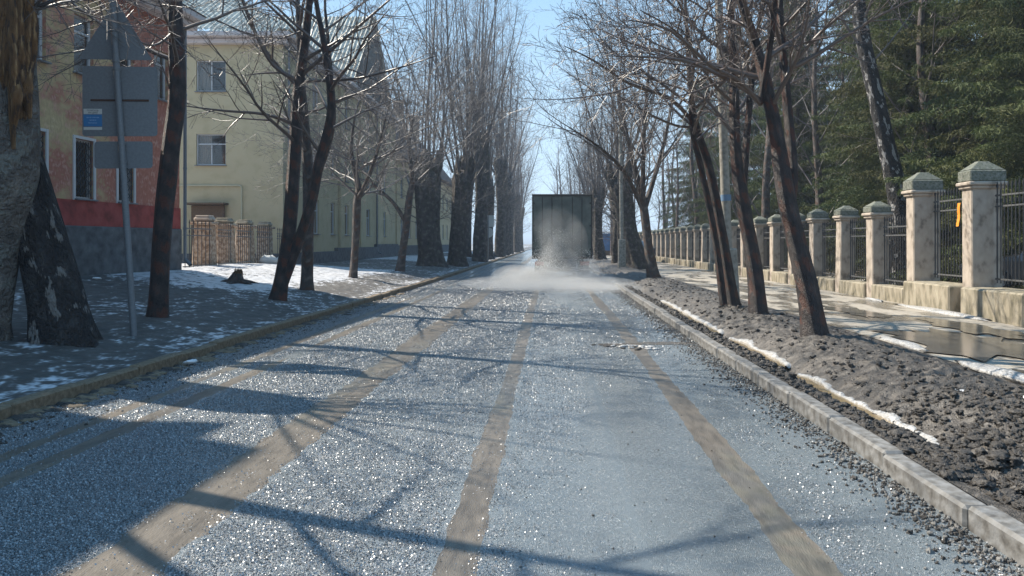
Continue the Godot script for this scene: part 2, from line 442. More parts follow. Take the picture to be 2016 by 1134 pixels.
func verge_right(x: float, d: float) -> float:     # mud strip, ditch, mound, path
	var y := 0.0
	var ditch := 2.80 + 0.05 * waves.get_noise_2d(3.0, d * 9.0)
	var open := smooth(4.9, 5.6, d) * (1.0 - smooth(22.0, 26.0, d))
	y = lerpf(0.11, 0.27, smooth(2.85, 3.5, x))
	y -= 0.19 * smooth(3.9, 4.95, x)
	var dip := exp(-pow((x - ditch) / 0.13, 2.0)) * open
	y -= 0.12 * dip
	var rough := smooth(2.42, 2.6, x) * (1.0 - smooth(4.6, 5.1, x))
	var n1 := cells.get_noise_2d(x * 62.0, d * 62.0)
	y += rough * (0.05 * bumps.get_noise_2d(x * 30.0, d * 30.0) + 0.008 * n1 + 0.038 * bumps.get_noise_2d(x * 95.0, d * 95.0) + 0.032 * bumps.get_noise_2d(x * 240.0, d * 240.0)) * (1.0 - 0.85 * dip)
	y += 0.06 * rough * smooth(6.5, 4.5, d) * (0.5 + bumps.get_noise_2d(x * 22.0, d * 22.0))
	return y

func no_tone(_x: float, _d: float) -> Color: return Color.WHITE

func steps_list(spans: Array) -> PackedFloat32Array:   # [[from, to, step], ...]
	var out := PackedFloat32Array()
	for s in spans:
		var k: float = s[0]
		while k < s[1] - 1e-4:
			out.append(k)
			k += s[2]
	out.append(spans[-1][1])
	return out

func sheet(xs: PackedFloat32Array, ds: PackedFloat32Array, height: Callable, color: Callable, rect := Rect2()) -> MB:
	var mb := MB.new()
	var w := xs.size()
	for d in ds:
		for x in xs:
			mb.v.append(at(x, height.call(x, d), d))
			mb.n.append(Vector3.UP)
			mb.uv.append(Vector2((x - rect.position.x) / rect.size.x, (d - rect.position.y) / rect.size.y) if rect.size.x else Vector2(x, d))
			if color != no_tone: mb.c.append(color.call(x, d))
	var flip := (xs[1] - xs[0]) * (ds[1] - ds[0]) < 0.0
	for r in ds.size() - 1:
		for k in w - 1:
			var q := r * w + k
			if flip: mb.i.append_array([q, q + 1, q + w, q + 1, q + w + 1, q + w])
			else: mb.i.append_array([q, q + w, q + 1, q + 1, q + w, q + w + 1])
	for r in ds.size():
		for k in w:
			var a := mb.v[r * w + maxi(k - 1, 0)]
			var b := mb.v[r * w + mini(k + 1, w - 1)]
			var c := mb.v[maxi(r - 1, 0) * w + k]
			var d := mb.v[mini(r + 1, ds.size() - 1) * w + k]
			var nr := (b - a).cross(d - c).normalized()
			mb.n[r * w + k] = nr if nr.y > 0.0 else -nr
	return mb

func noise_bytes(f: FastNoiseLite, w: int, h: int) -> PackedByteArray:
	var im := f.get_image(w, h, false, false, false)
	return im.get_data()

func yard_material() -> StandardMaterial3D:
	# what lies on the yard: mud, trodden ice, old snow, leaf litter; 16 m across, 32 m along
	var w := 1024
	var h := 1408
	var S := FastNoiseLite.TYPE_SIMPLEX_SMOOTH
	var a := noise_bytes(fnl(S, 0.006, 4, 201), w, h)
	var b := noise_bytes(fnl(S, 0.05, 4, 202), w, h)
	var c := noise_bytes(fnl(S, 0.20, 2, 203), w, h)
	var col := PackedByteArray()
	col.resize(w * h * 3)
	var rou := PackedByteArray()
	rou.resize(w * h)
	var ramp := PackedByteArray()
	for k in 1025: ramp.append(int(255.0 * pow(k / 1024.0, 1.0 / 2.2)))
	for y in h:
		var d := 2.0 + 32.0 * y / h
		var bank := smooth(17.0, 20.0, d) * (1.0 - smooth(34.0, 42.0, d))
		for x in w:
			var ax := 4.85 + 16.0 * x / w
			var k := y * w + x
			var n0 := a[k] / 255.0
			var n1 := b[k] / 255.0
			var n2 := c[k] / 255.0
			var gate := bank * smoothstep(6.3, 7.6, ax) * 0.34 + 0.10 * smoothstep(5.8, 5.0, ax)
			var s := smoothstep(0.52, 0.72, n0 * 0.34 + n1 * 0.56 + gate + (n2 - 0.5) * 0.34 + 0.005)
			var mud := 0.038 + 0.075 * n1 * (0.6 + 0.8 * n2)
			var snow := 0.30 + 0.45 * n1 + 0.2 * (n2 - 0.5)
			var r := lerpf(mud, snow, s)
			col[k * 3] = ramp[clampi(int(r * 1024.0), 0, 1024)]
			col[k * 3 + 1] = ramp[clampi(int(lerpf(mud * 0.90, snow * 1.0, s) * 1024.0), 0, 1024)]
			col[k * 3 + 2] = ramp[clampi(int(lerpf(mud * 0.80, snow * 1.03, s) * 1024.0), 0, 1024)]
			rou[k] = int(255.0 * clampf(0.75 - 0.35 * s + 0.3 * (n2 - 0.5), 0.2, 1.0))
	var m := std(Color.WHITE, 1.0, 0.5)
	m.albedo_texture = ImageTexture.create_from_image(Image.create_from_data(w, h, false, Image.FORMAT_RGB8, col))
	m.roughness_texture = ImageTexture.create_from_image(Image.create_from_data(w, h, false, Image.FORMAT_L8, rou))
	m.heightmap_enabled = true
	m.heightmap_texture = ImageTexture.create_from_image(Image.create_from_data(w, h, false, Image.FORMAT_L8, b))
	m.heightmap_scale = 3.0
	m.texture_repeat = true
	return m

func path_material() -> StandardMaterial3D:
	# worn path: patches of old asphalt, sand, thin ice; 4.2 m across, 42 m along
	var w := 512
	var h := 2048
	var S := FastNoiseLite.TYPE_SIMPLEX_SMOOTH
	var a := noise_bytes(fnl(S, 0.008, 4, 211), w, h)
	var b := noise_bytes(fnl(S, 0.06, 4, 212), w, h)
	var col := PackedByteArray()
	col.resize(w * h * 3)
	var rou := PackedByteArray()
	rou.resize(w * h)
	for k in w * h:
		var n0 := a[k] / 255.0
		var n1 := b[k] / 255.0
		var wet := smoothstep(0.44, 0.60, n0 + (n1 - 0.5) * 0.2)
		var g := lerpf(0.25 + 0.15 * n1, 0.115 + 0.05 * n1, wet)
		col[k * 3] = int(255.0 * pow(g * 1.05, 0.4545))
		col[k * 3 + 1] = int(255.0 * pow(g * 0.93, 0.4545))
		col[k * 3 + 2] = int(255.0 * pow(g * 0.76, 0.4545))
		rou[k] = int(255.0 * lerpf(0.8, 0.22, wet))
	var m := std(Color.WHITE, 1.0, 0.5)
	m.albedo_texture = ImageTexture.create_from_image(Image.create_from_data(w, h, false, Image.FORMAT_RGB8, col))
	m.roughness_texture = ImageTexture.create_from_image(Image.create_from_data(w, h, false, Image.FORMAT_L8, rou))
	m.heightmap_enabled = true
	m.heightmap_texture = ImageTexture.create_from_image(Image.create_from_data(w, h, false, Image.FORMAT_L8, b))
	m.heightmap_scale = 1.0
	return m

const TRACKS := [[-3.95, 0.08, 0.5], [-3.55, 0.10, 0.5], [-2.06, 0.21, 0.9], [-0.47, 0.10, 1.0], [1.24, 0.115, 1.0]]   # centre, half width, how steady

func track_edges(k: int, d: float) -> Vector2:
	var t: Array = TRACKS[k]
	var c: float = t[0] + 0.05 * waves.get_noise_2d(k * 40.0, d * 1.3)
	var wdt: float = t[1] * (1.0 + 0.32 * waves.get_noise_2d(k * 70.0 + 9.0, d * 6.0) + 0.25 * bumps.get_noise_2d(k * 31.0, d * 22.0) + 0.22 * bumps.get_noise_2d(k * 77.0, d * 110.0))
	var gap := 0.0
	if k < 2: gap = smooth(0.15, 0.5, waves.get_noise_2d(k * 55.0 + 4.0, d * 3.5))
	wdt = maxf(wdt * (1.0 - gap), 0.0004)
	return Vector2(c - wdt, c + wdt)

func make_ground() -> void:
	var mb := MB.new()
	mb.quad(at(-900, -0.35, -300), at(900, -0.35, -300), at(900, -0.35, 1200), at(-900, -0.35, 1200), Vector3.UP)
	setting("ground", mb, mat.park)
	# road: strips of wet asphalt and dusty wheel tracks side by side
	var ds := steps_list([[-8.0, 2.0, 1.0], [2.0, 14.0, 0.06], [14.0, 30.0, 0.16], [30.0, 90.0, 0.8], [90.0, 300.0, 5.0]])
	var wet := MB.new()
	var dry := MB.new()
	for r in ds.size():
		var d := ds[r]
		var rows := [[-4.74], []]
		var edges: Array[float] = [-4.74]
		for k in TRACKS.size():
			var e := track_edges(k, d)
			edges.append(e.x)
			edges.append(e.y)
		edges.append(2.26)
		for s in 11:
			var a := edges[s]
			var b := edges[s + 1]
			var is_dry := s % 2 == 1
			var into := dry if is_dry else wet
			for q in 5:
				var x := lerpf(a, b, q / 4.0)
				into.v.append(at(x, 0.0, d))
				into.n.append(Vector3.UP)
				into.uv.append(Vector2(x, d))
				var g := 1.0
				if is_dry:
					g = 0.9 + 0.45 * bumps.get_noise_2d(x * 60.0, d * 7.0) + 0.25 * bumps.get_noise_2d(x * 160.0, d * 60.0)
					var grey := smooth(0.0, 0.4, waves.get_noise_2d(x * 30.0, d * 6.0))
					into.c.append(Color(g, g, g).lerp(Color(g * 0.85, g * 0.98, g * 1.15), grey * 0.7))
				else:
					var n := waves.get_noise_2d(x * 9.0, d * 0.9) + 0.6 * bumps.get_noise_2d(x * 14.0, d * 3.0)
					var dirt := smooth(1.55, 2.15, x + 0.25 * bumps.get_noise_2d(5.0, d * 12.0)) * (0.55 + 0.45 * bumps.get_noise_2d(x * 30.0, d * 14.0))
					g = 0.95 + 0.42 * n
					into.c.append(Color(g, g, g).lerp(Color(2.0, 1.95, 1.85), clampf(dirt * 1.3, 0.0, 0.9)))
	for pair in [[wet, 6], [dry, 5]]:
		var m: MB = pair[0]
		var strips: int = pair[1]
		var w := strips * 5
		for r in ds.size() - 1:
			for s in strips:
				for q in 4:
					var k: int = r * w + s * 5 + q
					m.i.append_array([k, k + w, k + 1, k + 1, k + w, k + w + 1])
	var am := wet.mesh()
	var arr := dry.mesh().surface_get_arrays(0)
	am.add_surface_from_arrays(Mesh.PRIMITIVE_TRIANGLES, arr)
	am.surface_set_material(0, mat.road)
	am.surface_set_material(1, mat.track)
	var road := setting("road", am, null)
	# a shallow patch of dust running from the wheel track to the kerb, and crumbs of ice on it
	# yard side
	var ym := yard_material()
	var xs := steps_list([[4.89, 9.0, 0.07], [9.0, 14.0, 0.35], [14.0, 70.0, 6.0]])
	for k in xs.size(): xs[k] = -xs[k]
	ds = steps_list([[-8.0, 4.0, 1.0], [4.0, 24.0, 0.08], [24.0, 60.0, 0.5], [60.0, 300.0, 6.0]])
	setting("yard_ground", sheet(xs, ds, verge_left, no_tone, Rect2(-4.85, 2.0, -16.0, 32.0)), ym)
	# mound and path side
	xs = steps_list([[2.40, 4.8, 0.035], [4.8, 5.1, 0.06]])
	ds = steps_list([[1.5, 13.0, 0.035], [13.0, 30.0, 0.10], [30.0, 90.0, 0.8], [90.0, 300.0, 6.0]])
	var tone := func(x: float, d: float) -> Color:
		var g := 0.95 + 0.5 * waves.get_noise_2d(x * 11.0, d * 7.0) + 0.25 * bumps.get_noise_2d(x * 60.0, d * 60.0)
		var dry_top := smooth(0.05, 0.4, waves.get_noise_2d(x * 5.0 + 30.0, d * 3.0) + 0.2 * bumps.get_noise_2d(x * 40.0, d * 40.0)) * smooth(5.0, 8.0, d)
		return Color(g, g, g).lerp(Color(1.75, 1.6, 1.4), clampf(dry_top, 0.0, 1.0) * 0.8)
	setting("mud_verge", sheet(xs, ds, verge_right, tone), mat.mud)
	xs = steps_list([[4.95, 9.4, 0.25]])
	ds = steps_list([[-6.0, 60.0, 0.5], [60.0, 300.0, 6.0]])
	var flat := func(x: float, d: float) -> float: return 0.085 + 0.012 * waves.get_noise_2d(x * 6.0, d * 6.0)
	setting("footpath", sheet(xs, ds, flat, no_tone, Rect2(4.9, -6.0, 4.2, 42.0)), path_material())
	xs = steps_list([[9.1, 70.0, 2.0]])
	ds = steps_list([[-6.0, 300.0, 3.0]])
	var park := func(x: float, d: float) -> float: return 0.30 + 0.25 * waves.get_noise_2d(x * 2.0, d * 2.0) * smooth(10.0, 14.0, x)
	setting("park_ground", sheet(xs, ds, park, no_tone), mat.park)

func blob(mb: MB, where: Vector3, rx: float, rz: float, y: float, sd: float, ragged := 0.35, n := 40) -> void:   # a flat patch with an uneven outline
	var k0 := mb.v.size()
	mb.v.append(where + Vector3(0, y, 0))
	mb.n.append(Vector3.UP)
	mb.uv.append(Vector2.ZERO)
	for k in n:
		var a := TAU * k / n
		var f := 1.0 + ragged * waves.get_noise_2d(cos(a) * 60.0 + sd * 91.0, sin(a) * 60.0) + ragged * 0.6 * bumps.get_noise_2d(cos(a) * 90.0 + sd * 33.0, sin(a) * 90.0)
		mb.v.append(where + Vector3(cos(a) * rx * f, y, sin(a) * rz * f))
		mb.n.append(Vector3.UP)
		mb.uv.append(Vector2(cos(a), sin(a)))
	for k in n:
		mb.i.append_array([k0, k0 + 1 + k, k0 + 1 + (k + 1) % n])

func lump(sd: int, rings := 5, sides := 8, rough := 0.45) -> MB:      # an uneven clod about 1 m across, to be scaled
	var mb := MB.new()
	var f := fnl(FastNoiseLite.TYPE_SIMPLEX, 0.9, 4, 300 + sd)
	for r in rings + 1:
		var t := PI * r / rings
		for s in sides + 1:
			var a := TAU * (s % sides) / sides
			var o := Vector3(sin(t) * cos(a), cos(t), sin(t) * sin(a))
			mb.v.append(o * 0.5 * (1.0 + rough * f.get_noise_3dv(o * 1.6)))
			mb.n.append(o)
			mb.uv.append(Vector2(o.x, o.z))
	var w := sides + 1
	for r in rings:
		for s in sides:
			var q := r * w + s
			mb.i.append_array([q, q + w, q + 1, q + 1, q + w, q + w + 1])
	return mb

func smoothed(mb: MB) -> ArrayMesh:
	var st := SurfaceTool.new()
	st.create_from(mb.mesh(), 0)
	st.generate_normals()
	return st.commit()

func faceted(mb: MB) -> ArrayMesh:
	var st := SurfaceTool.new()
	st.create_from(mb.mesh(), 0)
	st.deindex()
	var arr := st.commit_to_arrays()
	var v: PackedVector3Array = arr[Mesh.ARRAY_VERTEX]
	var out := MB.new()
	for k in range(0, v.size(), 3):
		var nr := (v[k + 2] - v[k]).cross(v[k + 1] - v[k])
		if nr.length_squared() < 1e-12: continue
		out.tri(v[k], v[k + 1], v[k + 2], nr.normalized())
	return out.mesh()

func scatter(called: String, shape: Mesh, m: Material, places: Array, label: String, category: String, colors := PackedColorArray()) -> void:
	var mm := MultiMesh.new()
	mm.transform_format = MultiMesh.TRANSFORM_3D
	mm.use_colors = colors.size() > 0
	mm.mesh = shape
	mm.instance_count = places.size()
	for k in places.size():
		mm.set_instance_transform(k, places[k])
		if colors.size(): mm.set_instance_color(k, colors[k])
	var o := MultiMeshInstance3D.new()
	o.name = numbered(called)
	o.multimesh = mm
	o.material_override = m
	add_child(o)
	meta(o, label, category, "", "stuff")

func make_loose() -> void:
	# kerbs: one stone after another
	for side in [-1, 1]:
		var kerb := Node3D.new()
		kerb.name = numbered("kerb")
		add_child(kerb)
		kerb.set_meta("kind", "structure")
		var shapes := []
		for k in 4:
			var mb := MB.new()
			mb.box(Vector3.ZERO, Vector3(0.15, 0.34, 0.985), 0.018)
			shapes.append(mb.mesh())
		var d := 2.0 if side > 0 else 4.5
		var k := 0
		while d < 130.0:
			var o := part("kerb_stone", shapes[k % 4], mat.kerb if side > 0 else mat.kerb_brown, kerb, at(2.325 if side > 0 else -4.815, -0.04 + rf(-0.012, 0.012), d + 0.5))
			o.position.x += rf(-0.012, 0.012) + (0.05 * smooth(12.0, 30.0, d) * 3.0 if side < 0 else 0.0)
			o.rotation = Vector3(rf(-0.008, 0.008), rf(-0.006, 0.006), rf(-0.03, 0.03))
			d += 1.0
			k += 1
	# muddy water standing in the ditch behind the kerb, in three reaches, with a rim of ice
	for reach in [[5.35, 8.4], [8.9, 11.6], [12.2, 19.0]]:
		var mb := MB.new()
		var ice := MB.new()
		var n := int((reach[1] - reach[0]) / 0.08)
		for k in n + 1:
			var d: float = lerpf(reach[0], reach[1], float(k) / n)
			var c := 2.80 + 0.05 * waves.get_noise_2d(3.0, d * 9.0)
			var taper := sqrt(clampf(minf(k, n - k) / 6.0, 0.0, 1.0))
			var hw := 0.085 * taper * (1.0 + 0.5 * bumps.get_noise_2d(7.0, d * 20.0))
			for sx in [-1.0, 1.0]:
				mb.v.append(at(c + sx * hw, 0.045, d))
				mb.n.append(Vector3.UP)
				mb.uv.append(Vector2(sx, d))
			var iw := maxf(0.05 * (0.75 + 1.6 * bumps.get_noise_2d(17.0, d * 26.0) + 0.8 * bumps.get_noise_2d(27.0, d * 140.0)), 0.0) * taper
			var x0 := c + hw - 0.012
			var lift := 0.012 * bumps.get_noise_2d(37.0, d * 90.0)
			for q in [[x0, 0.03], [x0 + 0.004, 0.052 + iw * 0.25 + lift], [x0 + 0.02 + iw * 0.6, 0.062 + iw * 0.5 + lift], [x0 + 0.05 + iw * 1.4, 0.03 + iw * 0.4]]:
				ice.v.append(at(q[0], q[1], d))
				ice.n.append(Vector3.UP)
				ice.uv.append(Vector2(q[0], d))
		for k in n:
			mb.i.append_array([k * 2, k * 2 + 2, k * 2 + 1, k * 2 + 1, k * 2 + 2, k * 2 + 3])
			for q in 3:
				var a := k * 4 + q
				ice.i.append_array([a, a + 4, a + 1, a + 1, a + 4, a + 5])
		setting("ditch_water", mb, mat.mud_water)
		var im := part(numbered("ice_rim"), smoothed(ice), mat.ice, self)
		meta(im, "thin white ice rim along the muddy water in the verge ditch", "ice", "", "stuff")
	# puddles on the path
	var pm := MB.new()
	blob(pm, at(6.0, 0.0, 10.6), 0.75, 1.7, 0.103, 1.0, 0.8)
	setting("puddle_water", pm, mat.puddle)
	for q in [[7.2, 12.6, 0.4, 1.6, 12.0], [6.4, 15.6, 0.35, 1.4, 13.0]]:
		pm = MB.new()
		blob(pm, at(q[0], 0.0, q[1]), q[2], q[3], 0.101, q[4], 0.6)
		setting("puddle_water", pm, mat.puddle)
	pm = MB.new()
	blob(pm, at(5.5, 0.0, 7.3), 0.5, 1.0, 0.103, 2.0)
	setting("puddle_water", pm, mat.puddle)
	for q in [[5.0, 8.1, 0.16, 0.9, 3.0], [5.05, 10.6, 0.10, 0.7, 4.0], [8.15, 15.4, 0.16, 1.7, 5.0], [8.15, 18.6, 0.07, 0.5, 6.0], [5.3, 5.9, 0.3, 0.5, 7.0]]:
		var im2 := lump(int(q[4]), 6, 18, 0.5)
		var o := part(numbered("snow_patch"), smoothed(im2), mat.ice, self, at(q[0], 0.10, q[1]))
		o.scale = Vector3(q[2] * 2.0, 0.10, q[3] * 2.0)
		meta(o, ["thin grey ice strip on the footpath beside the puddle", "narrow ice sliver on the footpath edge by the mud mound", "long white snow heap at the foot of the tall plinth", "small snow heap at the foot of the low fence plinth", "flat ice patch on the footpath by the mud clods"][int(q[4]) - 3], "snow")
	# clods of mud
	var shapes := []
	for k in 4: shapes.append(smoothed(lump(k, 9, 12, 1.3)))
	for k in 4:
		var places := []
		for q in 3600:
			var x := 0.0
			var d := 0.0
			var s := 0.0
			if q < 2000:           # heap by the near end of the ditch
				d = rf(2.2, 6.6)
				x = rf(2.5, 4.4)
				s = (0.008 + 0.055 * pow(rf(0, 1), 4.0)) * (1.2 if d < 5.5 else 0.7)
			elif q < 2600:         # the ridge between kerb and ditch
				d = pow(rf(0, 1), 1.5) * 20.0 + 4.5
				x = rf(2.42, 2.66)
				s = 0.012 + 0.055 * pow(rf(0, 1), 3.0)
			else:
				d = pow(rf(0, 1), 1.5) * 22.0 + 4.5
				x = rf(2.95, 4.6)
				s = 0.008 + 0.05 * pow(rf(0, 1), 4.0)
			var b := Basis.from_euler(Vector3(rf(0, TAU), rf(0, TAU), rf(0, TAU))).scaled(Vector3(s * rf(0.8, 1.5), s * rf(0.6, 1.0), s * rf(0.8, 1.5)))
			places.append(Transform3D(b, at(x, verge_right(x, d) + s * 0.15, d)))
		scatter("mud_clods", shapes[k], mat.clod, places, "dark wet clods of mud heaped on the verge behind the kerb", "mud")
	# gravel thrown against the kerb on the road
	for k in 2:
		var places := []
		for q in 5000:
			var d := pow(rf(0, 1), 1.6) * 22.0 + 2.2
			var x := 2.24 - absf(rng.randfn(0.0, 0.16))
			if q % 4 == 0:
				x = -4.72 + absf(rng.randfn(0.0, 0.3))
				d = pow(rf(0, 1), 1.4) * 20.0 + 5.0
			elif q % 11 == 0:
				x = rf(-0.3, 2.2)
			var s := rf(0.006, 0.02) * (1.6 if rf(0, 1) < 0.1 else 1.0) * (0.45 if q % 4 and q % 11 == 0 else 1.0)
			var b := Basis.from_euler(Vector3(rf(0, TAU), rf(0, TAU), rf(0, TAU))).scaled(Vector3(s, s, s))
			places.append(Transform3D(b, at(x, s * 0.2, d)))
		scatter("gravel", shapes[k], mat.clod if k == 0 else mat.kerb, places, ["dark gravel crumbs strewn along the kerbs", "pale gravel crumbs strewn along the kerbs"][k], "gravel")
	# flat chips added for sun sparkle on wet asphalt, each chip at its own tilt
	for kind in 4:
		var fl := MB.new()
		fl.colored = true
		for q in 7:
			var s := rf(0.0016, 0.0040)
			var tilt := rf(0.1, 1.15)
			var bs := Basis(Vector3.UP, rf(0, TAU)) * Basis(Vector3.RIGHT, tilt)
			var o := Vector3(rf(-0.05, 0.05), s * (0.3 + 0.8 * tilt), rf(-0.05, 0.05))
			var g := rf(0.10, 0.30) if rf(0, 1) > 0.06 else rf(0.3, 0.55)
			fl.tint = Color(g, g * 1.02, g * 1.05)
			fl.quad(o + bs * Vector3(-s, 0, -s), o + bs * Vector3(s, 0, -s * 0.7), o + bs * Vector3(s * 0.8, 0, s), o + bs * Vector3(-s * 0.7, 0, s * 0.9), bs.y)
		var places := []
		for q in 60000:
			var d := 2.4 + 30.0 * pow(rf(0, 1), 1.8)
			var x := rf(-4.6, 2.2)
			if rf(0, 1) > 0.15 + 0.6 * waves.get_noise_2d(x * 12.0, d * 2.0) + 0.3 * bumps.get_noise_2d(x * 40.0, d * 12.0) + 0.9 * smooth(0.5, -1.6, x): continue  # more chips towards the yard side, standing in for the sun glare there
			var inside := false
			for t in 5:
				if absf(x - TRACKS[t][0]) < TRACKS[t][1] + 0.02: inside = true
			if inside and q % 30: continue
			var s := 1.0 + d * 0.035
			places.append(Transform3D(Basis(Vector3.UP, rf(0, TAU)).scaled(Vector3(s, s, s)), at(x, 0.0, d)))
		scatter("road_sparkle", fl.mesh(), mat.grit, places, "added glinting chips that give the wet road its sun sparkle", "grit")

# ---------------------------------------------------------------- trees
# K: one entry a level of branching: n segments, side count, wobble, pull upwards, children a metre, where they begin, their angle, their length and thickness against the parent
func kind_of_tree(called: String) -> Dictionary:
	match called:
		"cherry": return {"levels": 4, "ns": [9, 6, 5, 3], "sides": [6, 4, 3, 3], "wob": [0.13, 0.16, 0.2, 0.22], "up": [0.02, 0.03, 0.04, 0.04], "kpm": [4.0, 5.5, 7.5, 0.0], "t0": [0.18, 0.12, 0.1, 0.0], "ang": [0.85, 0.8, 0.75, 0.7], "lr": [0.50, 0.45, 0.42, 0.4], "rr": [0.55, 0.5, 0.55, 0.5], "minr": 0.0034}
		"sprout": return {"levels": 4, "ns": [10, 6, 4, 2], "sides": [5, 4, 3, 3], "wob": [0.075, 0.15, 0.2, 0.22], "up": [0.03, 0.055, 0.04, 0.04], "kpm": [1.4, 1.8, 2.8, 0.0], "t0": [0.10, 0.12, 0.15, 0.0], "ang": [0.8, 0.8, 0.75, 0.7], "lr": [0.24, 0.38, 0.45, 0.4], "rr": [0.42, 0.5, 0.55, 0.5], "minr": 0.0045}
		"wild": return {"levels": 4, "ns": [9, 6, 4, 2], "sides": [5, 4, 3, 3], "wob": [0.10, 0.14, 0.2, 0.2], "up": [0.05, 0.06, 0.05, 0.05], "kpm": [1.5, 2.4, 3.4, 0.0], "t0": [0.2, 0.15, 0.15, 0.0], "ang": [0.75, 0.75, 0.7, 0.6], "lr": [0.42, 0.42, 0.42, 0.4], "rr": [0.5, 0.5, 0.55, 0.5], "minr": 0.005}
	return {}

func grow(mb: MB, p: Vector3, dir: Vector3, length: float, r: float, lvl: int, K: Dictionary) -> void:
	var ns: int = K.ns[lvl]
	var pts := PackedVector3Array([p])
	var rs := PackedFloat32Array([r])
	var q := p
	var d := dir
	var wob: float = K.wob[lvl]
	var up: float = K.up[lvl]
	var minr: float = K.minr
	for k in ns:
		d = (d + rv() * wob + Vector3(0, up, 0)).normalized()
		q += d * (length / ns)
		pts.append(q)
		rs.append(maxf(r * (1.0 - 0.86 * (k + 1) / ns), minr))
	mb.tube(pts, rs, K.sides[lvl])
	if lvl + 1 >= K.levels: return
	spawn(mb, pts, rs, length, lvl, K, K.kpm[lvl] * length, K.t0[lvl])

func spawn(mb: MB, pts: PackedVector3Array, rs: PackedFloat32Array, length: float, lvl: int, K: Dictionary, count: float, t0: float) -> void:
	var n := int(count + rf(0.0, 1.0))
	var turn := rf(0, TAU)
	for j in n:
		var t := lerpf(t0, 0.98, (j + rf(0.1, 0.9)) / n) * (pts.size() - 1)
		var k := mini(int(t), pts.size() - 2)
		var f := t - k
		var p := pts[k].lerp(pts[k + 1], f)
		var r := lerpf(rs[k], rs[k + 1], f)
		var d := (pts[k + 1] - pts[k]).normalized()
		turn += 2.4 + rf(-0.5, 0.5)
		var side := d.cross(Vector3(0.3, 0.1, 0.9) if absf(d.y) > 0.8 else Vector3.UP).normalized().rotated(d, turn)
		var ang: float = K.ang[lvl] * rf(0.7, 1.25)
		var far := t / (pts.size() - 1)
		var cl: float = length * K.lr[lvl] * rf(0.6, 1.25) * (1.15 - 0.6 * far)
		grow(mb, p, (d * cos(ang) + side * sin(ang)).normalized(), cl, maxf(r * K.rr[lvl], K.minr), lvl + 1, K)

func bend(ctrl: Array, n: int) -> Array:      # control points [Vector3, radius] -> smooth points and radii
	var pts := PackedVector3Array()
	var rs := PackedFloat32Array()
	var m := ctrl.size()
	for k in n + 1:
		var t := float(k) / n * (m - 1)
		var a := mini(int(t), m - 2)
		var f := t - a
		var p0: Vector3 = ctrl[maxi(a - 1, 0)][0]
		var p3: Vector3 = ctrl[mini(a + 2, m - 1)][0]
		pts.append((ctrl[a][0] as Vector3).cubic_interpolate(ctrl[a + 1][0], p0, p3, f))
		rs.append(lerpf(ctrl[a][1], ctrl[a + 1][1], f))
	return [pts, rs]

func rough_tube(mb: MB, ctrl: Array, n: int, sides: int, rough: float, freq: float, flare := 0.0, cap_end := false) -> Array:    # a trunk whose bark swells and folds
	var b := bend(ctrl, n)
	var pts: PackedVector3Array = b[0]
	var rs: PackedFloat32Array = b[1]
	var base := mb.v.size()
	mb.tube(pts, rs, sides)
	var w := sides + 1
	for k in n + 1:
		for s in w:
			var q := base + k * w + s
			var o := mb.n[q]
			var p := pts[k]
			var a := Vector3(o.x, 0, o.z) * 2.2
			var f := 1.0 + rough * bumps.get_noise_3d(a.x * freq + p.x, p.y * freq * 0.35, a.z * freq + p.z) + rough * 0.5 * waves.get_noise_3d(a.x * freq * 3.0, p.y * freq * 1.1, a.z * freq * 3.0)
			var low := clampf(1.0 - (p.y - pts[0].y) / 0.7, 0.0, 1.0)
			f += flare * low * low * (0.6 + 0.5 * sin(atan2(o.z, o.x) * 5.0 + p.x * 9.0))
			mb.v[q] = p + o * rs[k] * f
	return [pts, rs]

